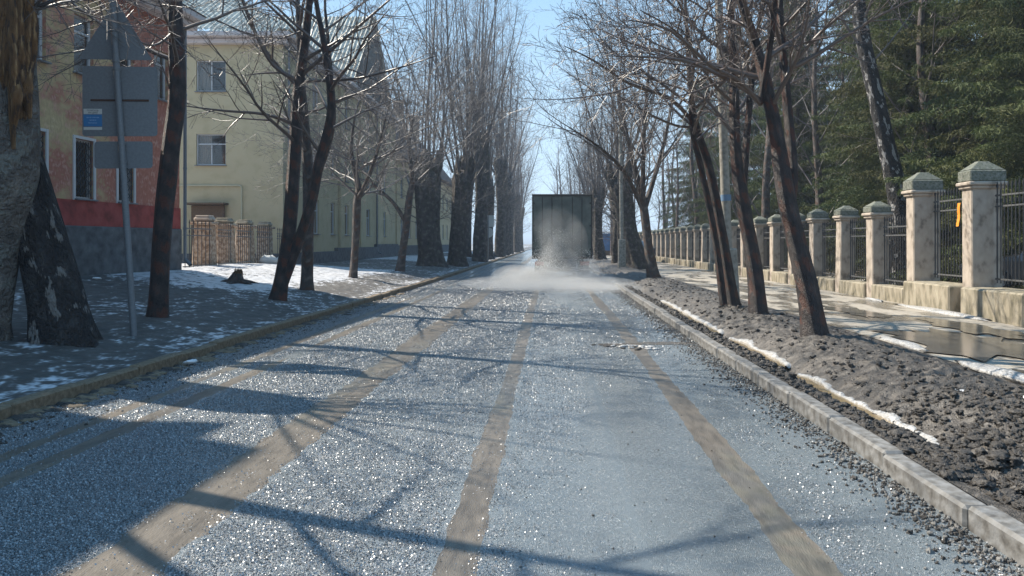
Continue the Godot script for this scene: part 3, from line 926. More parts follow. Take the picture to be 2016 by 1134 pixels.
func tree(called: String, label: String, base: Vector3, stems: Array, bark: Material, twig: Material, kind: String, opts := {}) -> Node3D:
	# stems: arrays of [point relative to base, radius]; opts: limbs a stem, where they begin, reach, extra limbs
	var K := kind_of_tree(kind)
	if opts.has("thin"):
		K.kpm = K.kpm.map(func(x): return x * opts.thin)
	var t := thing(called, label, "tree", base, 0.0, opts.get("group", ""))
	var crown := MB.new()
	var first := true
	for s in stems:
		var tb := MB.new()
		var got := rough_tube(tb, s, opts.get("rings", 48), opts.get("sides", 12), opts.get("rough", 0.24), opts.get("freq", 12.0), opts.get("flare", 0.35) if first else 0.0)
		part("trunk", smoothed(tb), bark, t)
		var pts: PackedVector3Array = got[0]
		var length := 0.0
		for k in pts.size() - 1: length += pts[k].distance_to(pts[k + 1])
		var k2 := K.duplicate()
		var reach: float = opts.get("reach", 3.2)
		var n: float = opts.get("limbs", 9)
		var turn := rf(0, TAU)
		for j in int(n):
			var tt: float = lerpf(opts.get("from", 0.45), 1.0, (j + rf(0.0, 0.9)) / n) * (pts.size() - 1)
			var k := mini(int(tt), pts.size() - 2)
			var p := pts[k].lerp(pts[k + 1], tt - k)
			var d := (pts[k + 1] - pts[k]).normalized()
			turn += 2.4 + rf(-0.4, 0.4)
			var side := Vector3(cos(turn), 0, sin(turn))
			if opts.has("towards"): side = (side + opts.towards).normalized()
			var ang: float = opts.get("angle", 1.0) * rf(0.7, 1.2)
			var r: float = got[1][k]
			grow(crown, p, (d * cos(ang) + side * sin(ang)).normalized(), reach * rf(0.6, 1.2), minf(r * 0.6, opts.get("limb_r", 0.045)) * rf(0.7, 1.1), 0, k2)
		if not opts.get("cut", false):
			grow(crown, pts[-1], (pts[-1] - pts[-2]).normalized(), opts.get("tip", 3.0), got[1][-1], 0, k2)
		first = false
	for e in opts.get("extra", []):      # single limbs read from the photograph: [[point, radius], ...]
		var g := bend(e, 12)
		crown.tube(g[0], g[1], 6)
		var ln := 0.0
		for k in 12: ln += g[0][k].distance_to(g[0][k + 1])
		spawn(crown, g[0], g[1], ln, 0, K, 2.6 * ln, 0.15)
	part("crown", crown, twig, t)
	return t

func pollard(called: String, label: String, base: Vector3, h: float, r: float, sprouts: int, tall: float, sd: int, lean := Vector3.ZERO, group := "", fan := 0.42) -> Node3D:
	rng.seed = sd
	var K := kind_of_tree("sprout")
	var t := thing(called, label, "tree", base, 0.0, group)
	var tb := MB.new()
	var top := Vector3(lean.x, h, lean.z)
	rough_tube(tb, [[Vector3(0, -0.4, 0), r * 1.25], [Vector3(0, 0.5, 0), r * 1.0], [top * 0.45, r * 0.85], [top * 0.8, r * 0.95], [top, r * 1.1], [top * 1.10, r * 0.75], [top * 1.13, r * 0.1]], 60, 26, 0.55, 7.0, 0.6)
	for k in 4:      # knuckles where it was cut back
		var a := rf(0, TAU)
		var o := Vector3(cos(a), 0, sin(a))
		rough_tube(tb, [[top * 0.82, r * 0.6], [top + o * r * 0.7 + Vector3(0, 0.3, 0), r * 0.5], [top + o * r * 1.1 + Vector3(0, rf(0.7, 1.3), 0), r * 0.42], [top + o * r * 1.2 + Vector3(0, 1.5, 0), r * 0.08]], 12, 10, 0.3, 10.0)
	part("trunk", smoothed(tb), mat.bark_dark, t)
	var crown := MB.new()
	for k in sprouts:
		var a := rf(0, TAU)
		var o := Vector3(cos(a), 0, sin(a))
		var f := sqrt(rf(0, 1))
		var p := top + o * f * r * 1.15 + Vector3(0, rf(-0.5, 0.9), 0)
		grow(crown, p, (Vector3.UP + o * f * rf(fan * 0.2, fan)).normalized(), tall * rf(0.55, 1.1), rf(0.04, 0.085), 0, K)
	for k in 26:
		var a := rf(0, TAU)
		var o := Vector3(cos(a), 0, sin(a))
		grow(crown, Vector3(lean.x * 0.8, rf(h * 0.45, h), lean.z * 0.8) + o * r * 0.8, (o + Vector3.UP * rf(0.0, 0.7)).normalized(), rf(1.2, 3.2), 0.02, 1, K)
	part("crown", crown, mat.twig_grey, t)
	return t

func spruce(called: String, label: String, base: Vector3, h: float, sd: int, wide := 4.0) -> Node3D:
	rng.seed = sd
	var t := thing(called, label, "tree", base, 0.0, "spruces in the park behind the fence")
	var tb := MB.new()
	rough_tube(tb, [[Vector3(0, -0.3, 0), 0.26], [Vector3(0, h * 0.5, 0), 0.16], [Vector3(0, h, 0), 0.02]], 30, 9, 0.15, 12.0, 0.3)
	part("trunk", smoothed(tb), mat.bark_dark, t)
	var cr := MB.new()
	cr.colored = true
	var y := 0.5
	while y < h - 0.2:
		var n := 8
		for k in n:
			var a := rf(0, TAU)
			var l := (wide * pow(1.0 - y / h, 0.75) + 0.25) * rf(0.65, 1.1)
			var o := Vector3(cos(a), 0, sin(a))
			var p := Vector3(0, y + rf(-0.2, 0.2), 0)
			var sag := rf(0.32, 0.6) * (1.0 - 0.5 * y / h)
			var m := maxi(int(l / 0.11), 3)
			var across := Vector3(-o.z, 0, o.x)
			var g := rf(0.6, 1.15)
			var warm := rf(0.9, 1.3)
			var prev := p
			for q in range(1, m + 1):
				var u := float(q) / m
				var pos := p + o * l * u + Vector3(0, l * (0.10 * u - sag * u * u + 0.16 * u * u * u), 0)
				var fat := 0.16 + 0.46 * sin(PI * minf(u * 0.9 + 0.12, 1.0))
				cr.tint = Color(g * warm, g, g * 0.9)
				if u > 0.12:
					for s in 3:
						var spread = [-1.0, 1.0, 0.0][s] * rf(0.5, 1.0)
						var ln := fat * rf(0.6, 1.2)
						var dr = (across * spread + o * rf(0.1, 0.6) + Vector3(0, rf(-1.3, -0.35), 0)).normalized()
						var tip = pos + dr * ln
						for z in 10:
							var b0 := pos.lerp(tip, z * 0.1)
							var nd = (dr * rf(0.5, 1.0) + rv() * 0.75).normalized()
							var sv = nd.cross(rv()).normalized() * rf(0.008, 0.016)
							var e = b0 + nd * rf(0.10, 0.20)
							var nr = sv.cross(nd).normalized()
							var kk := cr.v.size()
							cr.v.append(b0 + sv); cr.v.append(b0 - sv); cr.v.append(e)
							for w in 3:
								cr.n.append(nr)
								cr.uv.append(Vector2.ZERO)
								cr.c.append(cr.tint)
							cr.i.append(kk); cr.i.append(kk + 1); cr.i.append(kk + 2)
				prev = pos
		y += 0.34 * (1.0 - 0.3 * y / h)
	part("crown", cr, mat.needles, t)
	return t

func px(x: float, y: float, d: float, base: Vector3, r: float) -> Array:      # a point read off the photograph at distance d, relative to a tree's foot
	return [at((x - 1085.0) / 1450.0 * d, 1.55 + (478.0 - y) / 1450.0 * d, d) - base, r]

func make_trees() -> void:
	# --- three cherries on the mud mound
	rng.seed = 11
	var b := at(3.62, 0.28, 10.2)
	tree("cherry_tree", "dark cherry tree with swollen foot on the mud mound, thickest of three beside the path", b, [
		[px(1602, 668, 10.2, b, 0.1554), px(1588, 560, 10.2, b, 0.1386), px(1550, 400, 10.2, b, 0.126), px(1522, 230, 10.2, b, 0.0924), px(1490, 100, 10.3, b, 0.0756), px(1450, -30, 10.3, b, 0.063), px(1430, -160, 10.4, b, 0.042)],
		[px(1553, 410, 10.2, b, 0.084), px(1560, 330, 10.3, b, 0.0714), px(1545, 150, 10.5, b, 0.063), px(1535, 20, 10.7, b, 0.0504), px(1540, -140, 10.9, b, 0.0378)],
		[px(1497, 205, 10.2, b, 0.042), px(1520, 60, 9.9, b, 0.042), px(1528, -20, 9.7, b, 0.0378), px(1545, -120, 9.5, b, 0.0252)]],
		mat.bark_cherry, mat.twig, "cherry", {"limbs": 9, "from": 0.5, "reach": 2.6, "angle": 1.1, "flare": 0.3, "tip": 2.2, "extra": [
			[px(1497, 205, 10.2, b, 0.0378), px(1455, 160, 9.8, b, 0.0336), px(1400, 130, 9.2, b, 0.0269), px(1320, 60, 8.6, b, 0.0168), px(1240, 40, 8.0, b, 0.0067)],
			[px(1495, 195, 10.2, b, 0.0336), px(1420, 150, 9.6, b, 0.0286), px(1340, 118, 9.2, b, 0.0218), px(1200, 110, 8.6, b, 0.0067)],
			[px(1565, 120, 10.4, b, 0.0252), px(1620, 60, 10.2, b, 0.0252), px(1680, 10, 10.0, b, 0.021), px(1760, -60, 9.8, b, 0.0101)]]})
	b = at(3.83, 0.28, 13.4)
	tree("cherry_tree", "slender cherry tree with peeling red bark on the mound, middle of three by the path", b, [
		[px(1492, 622, 13.4, b, 0.1428), px(1484, 520, 13.4, b, 0.1344), px(1462, 400, 13.4, b, 0.126), px(1448, 290, 13.4, b, 0.1008), px(1444, 140, 13.5, b, 0.084), px(1438, 0, 13.6, b, 0.0672), px(1434, -120, 13.7, b, 0.042)],
		[px(1460, 400, 13.4, b, 0.0756), px(1468, 300, 13.6, b, 0.0672), px(1480, 160, 13.9, b, 0.0546), px(1500, 10, 14.2, b, 0.042)]],
		mat.bark_cherry, mat.twig, "cherry", {"limbs": 9, "from": 0.5, "reach": 3.0, "angle": 1.0, "tip": 2.5, "extra": [
			[px(1440, 200, 13.4, b, 0.0336), px(1400, 160, 12.8, b, 0.0294), px(1340, 70, 12.0, b, 0.0185), px(1260, 20, 11.2, b, 0.0067)]]})
	b = at(3.75, 0.28, 15.2)
	tree("cherry_tree", "leaning two-stemmed cherry tree beside the concrete lamp post", b, [
		[px(1442, 606, 15.2, b, 0.126), px(1424, 480, 15.2, b, 0.1092), px(1396, 330, 15.2, b, 0.084), px(1368, 240, 15.1, b, 0.0672), px(1358, 150, 15.0, b, 0.0504), px(1350, 20, 14.8, b, 0.0336)],
		[px(1424, 600, 15.0, b, 0.0714), px(1408, 470, 15.0, b, 0.0672), px(1380, 330, 14.9, b, 0.0588), px(1362, 250, 14.8, b, 0.0504), px(1362, 160, 14.6, b, 0.0336)]],
		mat.bark_cherry, mat.twig, "cherry", {"limbs": 7, "from": 0.62, "reach": 3.2, "angle": 1.0, "tip": 2.5, "extra": [
			[px(1368, 245, 15.1, b, 0.0462), px(1320, 195, 14.3, b, 0.0378), px(1240, 165, 13.4, b, 0.0294), px(1170, 120, 12.4, b, 0.0168), px(1110, 90, 11.6, b, 0.0059)],
			[px(1362, 250, 14.8, b, 0.0294), px(1330, 247, 14.4, b, 0.0252), px(1280, 225, 13.8, b, 0.0168), px(1220, 190, 13.0, b, 0.0059)]]})
	rng.seed = 14
	b = at(3.72, 0.25, 27.0)
	tree("cherry_tree", "small forked cherry tree on the verge past the lamp post, beyond the path's bend", b, [
		[px(1286, 552, 27.0, b, 0.2184), px(1276, 480, 27.0, b, 0.1596), px(1268, 415, 27.0, b, 0.1512), px(1262, 380, 27, b, 0.126), px(1240, 290, 26.8, b, 0.0756), px(1215, 180, 26.5, b, 0.042)],
		[px(1268, 415, 27.0, b, 0.1092), px(1285, 360, 27.2, b, 0.084), px(1310, 270, 27.5, b, 0.0672), px(1330, 160, 27.8, b, 0.042)],
		[px(1266, 410, 27.0, b, 0.1008), px(1266, 330, 26.5, b, 0.084), px(1270, 230, 26.0, b, 0.0588), px(1278, 120, 25.6, b, 0.0336)],
		[px(1266, 412, 27.0, b, 0.0924), px(1230, 340, 26.0, b, 0.0672), px(1180, 290, 25.0, b, 0.042), px(1120, 250, 24, b, 0.0168)]],
		mat.bark_grey, mat.twig_grey, "cherry", {"limbs": 8, "from": 0.35, "reach": 3.6, "angle": 0.8, "tip": 3.0, "thin": 0.75})
	# --- the yard side
	rng.seed = 21
	b = at(-7.05, 0.25, 9.3)
	var old := thing("old_poplar", "massive old poplar with torn bark and raw wood, beside the traffic sign", "tree", b)
	var tb := MB.new()
	rough_tube(tb, [px(-45, 740, 9.3, b, 0.38), px(-50, 640, 9.3, b, 0.40), px(-45, 480, 9.3, b, 0.50), px(-20, 330, 9.2, b, 0.54), px(-8, 220, 9.2, b, 0.46), px(-12, 100, 9.2, b, 0.44), px(-15, -60, 9.2, b, 0.40), px(-20, -130, 9.2, b, 0.30), px(-22, -165, 9.2, b, 0.08)], 90, 36, 0.20, 7.0, 0.3)
	part("trunk", smoothed(tb), mat.bark_smooth, old)
	tb = MB.new()
	rough_tube(tb, [px(128, 705, 9.75, b, 0.42), px(118, 620, 9.75, b, 0.37), px(92, 500, 9.7, b, 0.32), px(66, 390, 9.6, b, 0.26), px(40, 280, 9.5, b, 0.22), px(15, 190, 9.35, b, 0.15)], 70, 30, 0.26, 8.0, 0.35)
	part("trunk", smoothed(tb), mat.bark_old, old).set_meta("label", "leaning charred-looking stem with pale bark flakes")
	tb = MB.new()      # splinters of torn wood
	for k in 34:
		var x0 := rf(-6, 62)
		var y0 := rf(120, 300) - absf(x0 - 25.0) * 1.5
		var y1 := y0 - rf(110, 260)
		rough_tube(tb, [px(x0, y0, 8.93 + absf(x0 - 20.0) * 0.004 + rf(-0.05, 0.06), b, 0.02), px(x0 + rf(-8, 6), (y0 + y1) / 2, 8.84 + absf(x0 - 20.0) * 0.005 + rf(-0.06, 0.08), b, rf(0.04, 0.085)), px(x0 + rf(-10, 10), y1, 8.86 + absf(x0 - 20.0) * 0.005 + rf(-0.05, 0.1), b, 0.025)], 14, 7, 0.5, 14.0)
	part("raw_wood", smoothed(tb), mat.wood_raw, old).set_meta("label", "torn orange-brown raw wood")
	tb = MB.new()
	for k in 5:
		grow(tb, px(rf(20, 60), rf(-40, 60), 9.3, b, 0)[0], Vector3(rf(0.4, 1.0), rf(-0.1, 0.5), rf(-0.6, 0.6)).normalized(), rf(1.8, 3.0), 0.022, 1, kind_of_tree("cherry"))
	for k in 9:
		grow(tb, px(-15 + rf(-30, 30), -110, 9.2, b, 0)[0], (Vector3.UP + rv() * 0.8).normalized(), rf(2, 4), 0.03, 0, kind_of_tree("sprout"))
	part("crown", tb, mat.twig_grey, old)
	rng.seed = 22
	b = at(-6.68, 0.25, 12.5)
	tree("cherry_tree", "straight cherry tree with shaggy reddish bark on the yard verge beside the sign post", b, [
		[px(308, 648, 12.5, b, 0.172), px(312, 590, 12.5, b, 0.1548), px(322, 430, 12.5, b, 0.1419), px(338, 280, 12.5, b, 0.1333), px(349, 170, 12.5, b, 0.129), px(345, 0, 12.5, b, 0.1075), px(350, -200, 12.5, b, 0.0774), px(350, -330, 12.5, b, 0.043)]],
		mat.bark_cherry, mat.twig, "cherry", {"limbs": 12, "from": 0.58, "reach": 3.0, "angle": 1.0, "rough": 0.24, "rings": 60, "sides": 16, "extra": [
			[px(345, 60, 12.5, b, 0.0258), px(300, 90, 12.0, b, 0.0172), px(240, 60, 11.5, b, 0.0103), px(190, 20, 11.2, b, 0.0043)],
			[px(338, 190, 12.5, b, 0.0103), px(310, 120, 12.2, b, 0.0086), px(260, 180, 12.0, b, 0.006), px(245, 260, 11.9, b, 0.0034)]]})
	rng.seed = 26
	b = at(-6.5, 0.2, 6.6)
	tree("cherry_tree", "bare cherry tree on the verge before the added tall end of the red house", b, [
		[[Vector3(0, -0.2, 0), 0.17], [Vector3(0.1, 2.0, 0), 0.15], [Vector3(0.3, 4.2, 0.1), 0.11], [Vector3(0.6, 6.2, 0.1), 0.06], [Vector3(0.9, 8.0, 0.0), 0.035]],
		[[Vector3(0.2, 3.4, 0.05), 0.09], [Vector3(-0.2, 5.2, 0.5), 0.06], [Vector3(-0.3, 7.2, 0.9), 0.03]]],
		mat.bark_cherry, mat.twig, "cherry", {"limbs": 8, "from": 0.62, "reach": 3.0, "angle": 0.9, "thin": 0.6, "tip": 2.5})
	rng.seed = 23
	b = at(-6.25, 0.22, 16.7)
	tree("cherry_tree", "two-stemmed cherry tree crossing its neighbour near the kerb, opposite the iron gate fence", b, [
		[px(544, 606, 16.7, b, 0.1978), px(556, 540, 16.7, b, 0.1548), px(570, 450, 16.7, b, 0.1419), px(580, 300, 16.7, b, 0.129), px(587, 190, 16.7, b, 0.1204), px(603, 60, 16.7, b, 0.0946), px(612, -40, 16.7, b, 0.0688), px(618, -160, 16.7, b, 0.043)],
		[px(556, 560, 16.7, b, 0.1204), px(586, 480, 16.7, b, 0.1118), px(612, 400, 16.6, b, 0.1075), px(628, 320, 16.5, b, 0.1032), px(652, 215, 16.4, b, 0.086), px(640, 100, 16.4, b, 0.0731), px(622, 0, 16.4, b, 0.0516), px(610, -120, 16.4, b, 0.0344)]],
		mat.bark_cherry, mat.twig, "cherry", {"limbs": 8, "from": 0.45, "reach": 3.0, "angle": 1.05, "tip": 2.5, "thin": 0.8, "extra": [
			[px(580, 245, 16.7, b, 0.043), px(520, 225, 16.2, b, 0.0361), px(440, 218, 15.6, b, 0.0258), px(360, 208, 15.0, b, 0.0086)],
			[px(588, 160, 16.7, b, 0.0559), px(540, 130, 16.5, b, 0.0473), px(505, 70, 16.2, b, 0.043), px(470, -20, 16.0, b, 0.0301), px(440, -100, 15.8, b, 0.0103)],
			[px(592, 150, 16.7, b, 0.0473), px(650, 100, 16.5, b, 0.043), px(720, 40, 16.3, b, 0.0301), px(790, -20, 16.0, b, 0.0129)],
			[px(600, 160, 16.7, b, 0.0387), px(700, 155, 16.3, b, 0.031), px(780, 135, 15.8, b, 0.0206), px(860, 110, 15.2, b, 0.0069)]]})
	b = at(-6.55, 0.24, 19.6)
	tree("cherry_tree", "cherry tree forking low above a bare trunk, on the sunlit snow beside the kerb", b, [
		[px(604, 580, 19.6, b, 0.1634), px(606, 470, 19.6, b, 0.1462), px(608, 370, 19.6, b, 0.1376), px(602, 270, 19.6, b, 0.1118), px(592, 130, 19.6, b, 0.086), px(586, 0, 19.6, b, 0.0602)],
		[px(608, 375, 19.6, b, 0.0946), px(630, 330, 19.4, b, 0.086), px(655, 240, 19.2, b, 0.0688), px(650, 130, 19.0, b, 0.0516), px(640, 20, 19.0, b, 0.0344)]],
		mat.bark_grey, mat.twig, "cherry", {"limbs": 7, "from": 0.5, "reach": 3.0, "angle": 1.0, "tip": 2.5, "thin": 0.7})
	rng.seed = 25
	b = at(-7.0, 0.28, 26.0)
	tree("cherry_tree", "short cherry tree with drooping branches on the bright snow strip, beside the yellow house", b, [
		[px(694, 558, 26, b, 0.1462), px(700, 480, 26, b, 0.129), px(703, 400, 26, b, 0.129), px(706, 370, 26, b, 0.1032), px(692, 300, 26, b, 0.0602), px(698, 230, 26, b, 0.0344)],
		[px(703, 395, 26, b, 0.086), px(725, 350, 25.6, b, 0.0688), px(745, 290, 25.2, b, 0.043), px(760, 230, 25, b, 0.0258)]],
		mat.bark_grey, mat.twig_grey, "cherry", {"limbs": 11, "from": 0.4, "reach": 3.6, "angle": 1.15, "thin": 0.8})
	b = at(-6.75, 0.28, 33.0)
	tree("cherry_tree", "leaning cherry tree with one long low limb, beside the massive pollard poplars", b, [
		[px(786, 541, 33, b, 0.2064), px(798, 460, 33, b, 0.1548), px(806, 390, 33, b, 0.1462), px(812, 350, 33, b, 0.1118), px(806, 290, 33, b, 0.0688), px(815, 220, 33, b, 0.0344)],
		[px(800, 440, 33, b, 0.0946), px(775, 400, 32.8, b, 0.086), px(738, 365, 32.5, b, 0.0602), px(700, 320, 32, b, 0.0258)]],
		mat.bark_grey, mat.twig_grey, "cherry", {"limbs": 12, "from": 0.45, "reach": 4.2, "angle": 1.05, "thin": 0.75})
	# --- pollard poplars along both kerbs
	var pa := pollard("pollard_poplar", "broadest pollard poplar, gnarled dark trunk beside the leaning cherry tree", at(-6.7, 0.2, 41.0), 4.9, 0.70, 15, 15.0, 31, Vector3(-0.2, 0, 0), "pollard poplars along the road", 0.5)
	pollard("pollard_poplar", "thick dark pollard poplar close behind the broadest one by the yellow house", at(-5.75, 0.15, 45.0), 5.2, 0.54, 18, 16.0, 32, Vector3(0.3, 0, 0), "pollard poplars along the road", 0.6)
	pollard("pollard_poplar", "forked pollard poplar with a hollow leaning trunk past the pillared fence", at(4.75, 0.2, 41.0), 4.4, 0.55, 20, 10.5, 33, Vector3(-0.9, 0, 0), "pollard poplars along the road", 1.1)
	pollard("pollard_poplar", "slimmer lumpy poplar beside the white square sign", at(-5.6, 0.12, 66.0), 6.0, 0.42, 13, 14.0, 34, Vector3(0.1, 0, 0), "pollard poplars along the road", 0.7)
	var slim: Node3D = get_node("pollard_poplar_003")
	var second: Node3D = get_node("pollard_poplar_001")
	var third: Node3D = get_node("pollard_poplar_002")
	var row := "tall pollard poplar in the row receding along the kerb beyond the white square sign"
	for q in [[-5.4, 56.0, 2], [-7.6, 66.0, 2], [-5.2, 75.0, 2], [-5.3, 85.0, 2], [-5.4, 96.0, 2], [-5.2, 110.0, 2], [-5.5, 130.0, 1]]:
		copy_of([pa, second, slim][q[2]], "pollard_poplar", row, at(q[0], 0.12, q[1]), rf(0, TAU), rf(1.1, 1.35), "pollard poplars along the road")
	row = "dark pollard poplar in the row along the verge beyond the truck"
	for q in [[4.3, 47.0, 2, 0.8], [3.6, 56.0, 3, 0.75], [4.4, 66.0, 2, 0.95], [4.4, 80.0, 3, 0.9], [4.6, 96.0, 3, 1.0], [4.6, 118.0, 2, 1.2]]:
		copy_of([pa, second, third, slim][q[2]], "pollard_poplar", row, at(q[0], 0.12, q[1]), rf(0, TAU), q[3], "pollard poplars along the road")
	# --- park behind the fence
	var sa := spruce("spruce_tree", "tallest drooping spruce behind the tall fence pillars", at(13.7, 0.3, 20.3), 18.0, 41, 4.4)
	var sb := spruce("spruce_tree", "broad yellow-green spruce behind the low fence panels beside the leaning birch", at(13.1, 0.3, 27.0), 15.0, 42, 4.2)
	var sn := "dark spruce among the park trees behind the fence"
	for q in [[15.8, 15.0, 0, 1.0], [14.6, 24.5, 1, 1.15], [17.5, 19.5, 1, 1.2], [19.0, 27.0, 0, 1.25], [15.5, 33.0, 0, 1.1], [13.0, 39.0, 1, 1.0], [18.0, 42.0, 1, 1.3], [12.6, 50.0, 0, 0.9], [17.5, 55.0, 0, 1.2], [23.0, 34.0, 0, 1.3], [13.5, 66.0, 1, 1.1], [24.0, 22.0, 1, 1.3], [20.5, 14.0, 0, 1.2], [23.0, 48.0, 0, 1.3]]:
		copy_of([sa, sb][q[2]], "spruce_tree", sn, at(q[0], 0.3, q[1]), rf(0, TAU), q[3])
	rng.seed = 51
	b = at(10.35, 0.3, 22.0)
	tree("birch_tree", "leaning birch with black and white bark behind the fence pillars", b, [
		[px(1775, 560, 22, b, 0.36), px(1770, 400, 22, b, 0.30), px(1748, 300, 22, b, 0.26), px(1722, 180, 22, b, 0.24), px(1702, 90, 22, b, 0.22), px(1690, 0, 22, b, 0.20), px(1680, -150, 22, b, 0.15), px(1670, -320, 22, b, 0.08)]],
		mat.bark_birch, mat.twig_grey, "wild", {"limbs": 12, "from": 0.5, "reach": 3.5, "angle": 0.9, "rings": 50})
	rng.seed = 52
	b = at(0, 0, 0)
	var wild := []
	var wl := "bare grey tree in the park thicket behind the fence"
	for q in [[11.2, 31.0], [10.4, 44.0]]:
		b = at(q[0], 0.3, q[1])
		wild.append(tree("bare_tree", wl, b, [[[Vector3(0, -0.3, 0), 0.20], [Vector3(0.1, 3, 0), 0.16], [Vector3(-0.2, 7, 0.2), 0.11], [Vector3(0, 11, 0), 0.05]]], mat.bark_grey, mat.twig_grey, "wild", {"limbs": 16, "from": 0.22, "reach": 4.5, "angle": 0.8, "thin": 0.8, "group": "bare trees behind the fence"}))
	for q in [[10.6, 36.0], [14.0, 35.5], [12.0, 46.5], [15.6, 48.0], [10.6, 54.0], [10.4, 61.0], [13.8, 59.0], [11.0, 72.0], [14.0, 84.0], [10.2, 90.0], [12.6, 24.5], [19.5, 62.0], [17.0, 76.0], [9.9, 104.0], [22.0, 96.0], [27.0, 60.0], [16.0, 110.0]]:
		copy_of(wild[rng.randi() % 2], "bare_tree", wl, at(q[0], 0.3, q[1]), rf(0, TAU), rf(0.8, 1.2), "bare trees behind the fence")
	wl = "bare tree in the far thicket where the road ends"
	for k in 22:
		var x := rf(-34, 40)
		copy_of(wild[k % 2], "bare_tree", wl, at(x, 0.1, rf(135, 190) + (30.0 if absf(x) < 7.0 else 0.0)), rf(0, TAU), rf(1.1, 1.9) * (1.4 if absf(x) < 10.0 else 1.0), "bare trees at the road's end")
	wl = "bare spreading tree closing over the road beyond the truck"
	for q in [[6.4, 68.0, 1.0], [6.9, 83.0, 1.25], [6.6, 101.0, 1.35], [5.8, 124.0, 1.5], [-6.4, 118.0, 1.4], [-6.0, 140.0, 1.6], [5.2, 142.0, 1.6]]:
		copy_of(wild[rng.randi() % 2], "bare_tree", wl, at(q[0], 0.1, q[1]), rf(0, TAU), q[2], "bare trees beyond the truck")
	wl = "bare tree standing behind the yellow houses"
	for q in [[-10.5, 84.0, 1.0], [-9.5, 100.0, 1.1]]:
		copy_of(wild[0], "bare_tree", wl, at(q[0], 0.3, q[1]), rf(0, TAU), q[2], "bare trees behind the houses")
	# a stump on the snow
	rng.seed = 61
	b = at(-8.55, verge_left(-8.55, 20.0), 20.0)
	var st := thing("tree_stump", "jagged brown tree stump on the snow before the iron fence", "stump", b)
	tb = MB.new()
	rough_tube(tb, [[Vector3(0, -0.15, 0), 0.40], [Vector3(0, 0.08, 0), 0.22], [Vector3(0.03, 0.25, 0), 0.17], [Vector3(0.05, 0.36, 0.02), 0.12]], 20, 18, 0.5, 12.0, 0.8)
	part("stump_body", smoothed(tb), mat.bark_grey, st)
	tb = MB.new()
	for k in 12:
		var a := rf(0, TAU)
		var o := Vector3(cos(a), 0, sin(a)) * rf(0.02, 0.13)
		rough_tube(tb, [[o + Vector3(0.04, 0.26, 0), 0.045], [o * 1.05 + Vector3(0.05, 0.36, 0), 0.035], [o * 1.1 + Vector3(0.06, rf(0.4, 0.56), 0), 0.004]], 5, 5, 0.4, 14.0)
	part("splintered_wood", smoothed(tb), mat.wood_raw, st)
	tb = MB.new()
	for k in 6:
		var a := rf(0, TAU)
		var o := Vector3(cos(a), 0, sin(a))
		rough_tube(tb, [[o * 0.15 + Vector3(0, 0.08, 0), 0.09], [o * 0.45 + Vector3(0, 0.03, 0), 0.06], [o * rf(0.7, 1.0) + Vector3(0, -0.06, 0), 0.02]], 8, 7, 0.4, 10.0)
	part("root", smoothed(tb), mat.bark_grey, st)
	st.scale = Vector3(0.8, 0.8, 0.8)

# ---------------------------------------------------------------- houses
func wall(mb: MB, o: Vector3, u: Vector3, n: Vector3, w: float, h: float, holes: Array, depth := 0.22) -> void:   # holes: [u0, v0, u1, v1]
	var us := [0.0, w]
	var vs := [0.0, h]
	for q in holes:
		us.append_array([q[0], q[2]])
		vs.append_array([q[1], q[3]])
	us.sort()
	vs.sort()
	var P := func(a: float, b: float, c := 0.0) -> Vector3: return o + u * a + Vector3.UP * b - n * c
	for a in us.size() - 1:
		for b in vs.size() - 1:
			if us[a + 1] - us[a] < 1e-4 or vs[b + 1] - vs[b] < 1e-4: continue
			var mu: float = (us[a] + us[a + 1]) * 0.5
			var mv: float = (vs[b] + vs[b + 1]) * 0.5
			if holes.any(func(q): return mu > q[0] and mu < q[2] and mv > q[1] and mv < q[3]): continue
			mb.quad(P.call(us[a], vs[b]), P.call(us[a + 1], vs[b]), P.call(us[a + 1], vs[b + 1]), P.call(us[a], vs[b + 1]), n, Vector2(us[a] / w, 1.0 - vs[b] / h), Vector2(us[a + 1] / w, 1.0 - vs[b] / h), Vector2(us[a + 1] / w, 1.0 - vs[b + 1] / h), Vector2(us[a] / w, 1.0 - vs[b + 1] / h))
	for q in holes:
		mb.flat4(P.call(q[0], q[1]), P.call(q[2], q[1]), P.call(q[2], q[1], depth), P.call(q[0], q[1], depth), Vector3.UP)
		mb.flat4(P.call(q[0], q[3]), P.call(q[2], q[3]), P.call(q[2], q[3], depth), P.call(q[0], q[3], depth), Vector3.DOWN)
		mb.flat4(P.call(q[0], q[1]), P.call(q[0], q[3]), P.call(q[0], q[3], depth), P.call(q[0], q[1], depth), u)
		mb.flat4(P.call(q[2], q[1]), P.call(q[2], q[3]), P.call(q[2], q[3], depth), P.call(q[2], q[1], depth), -u)

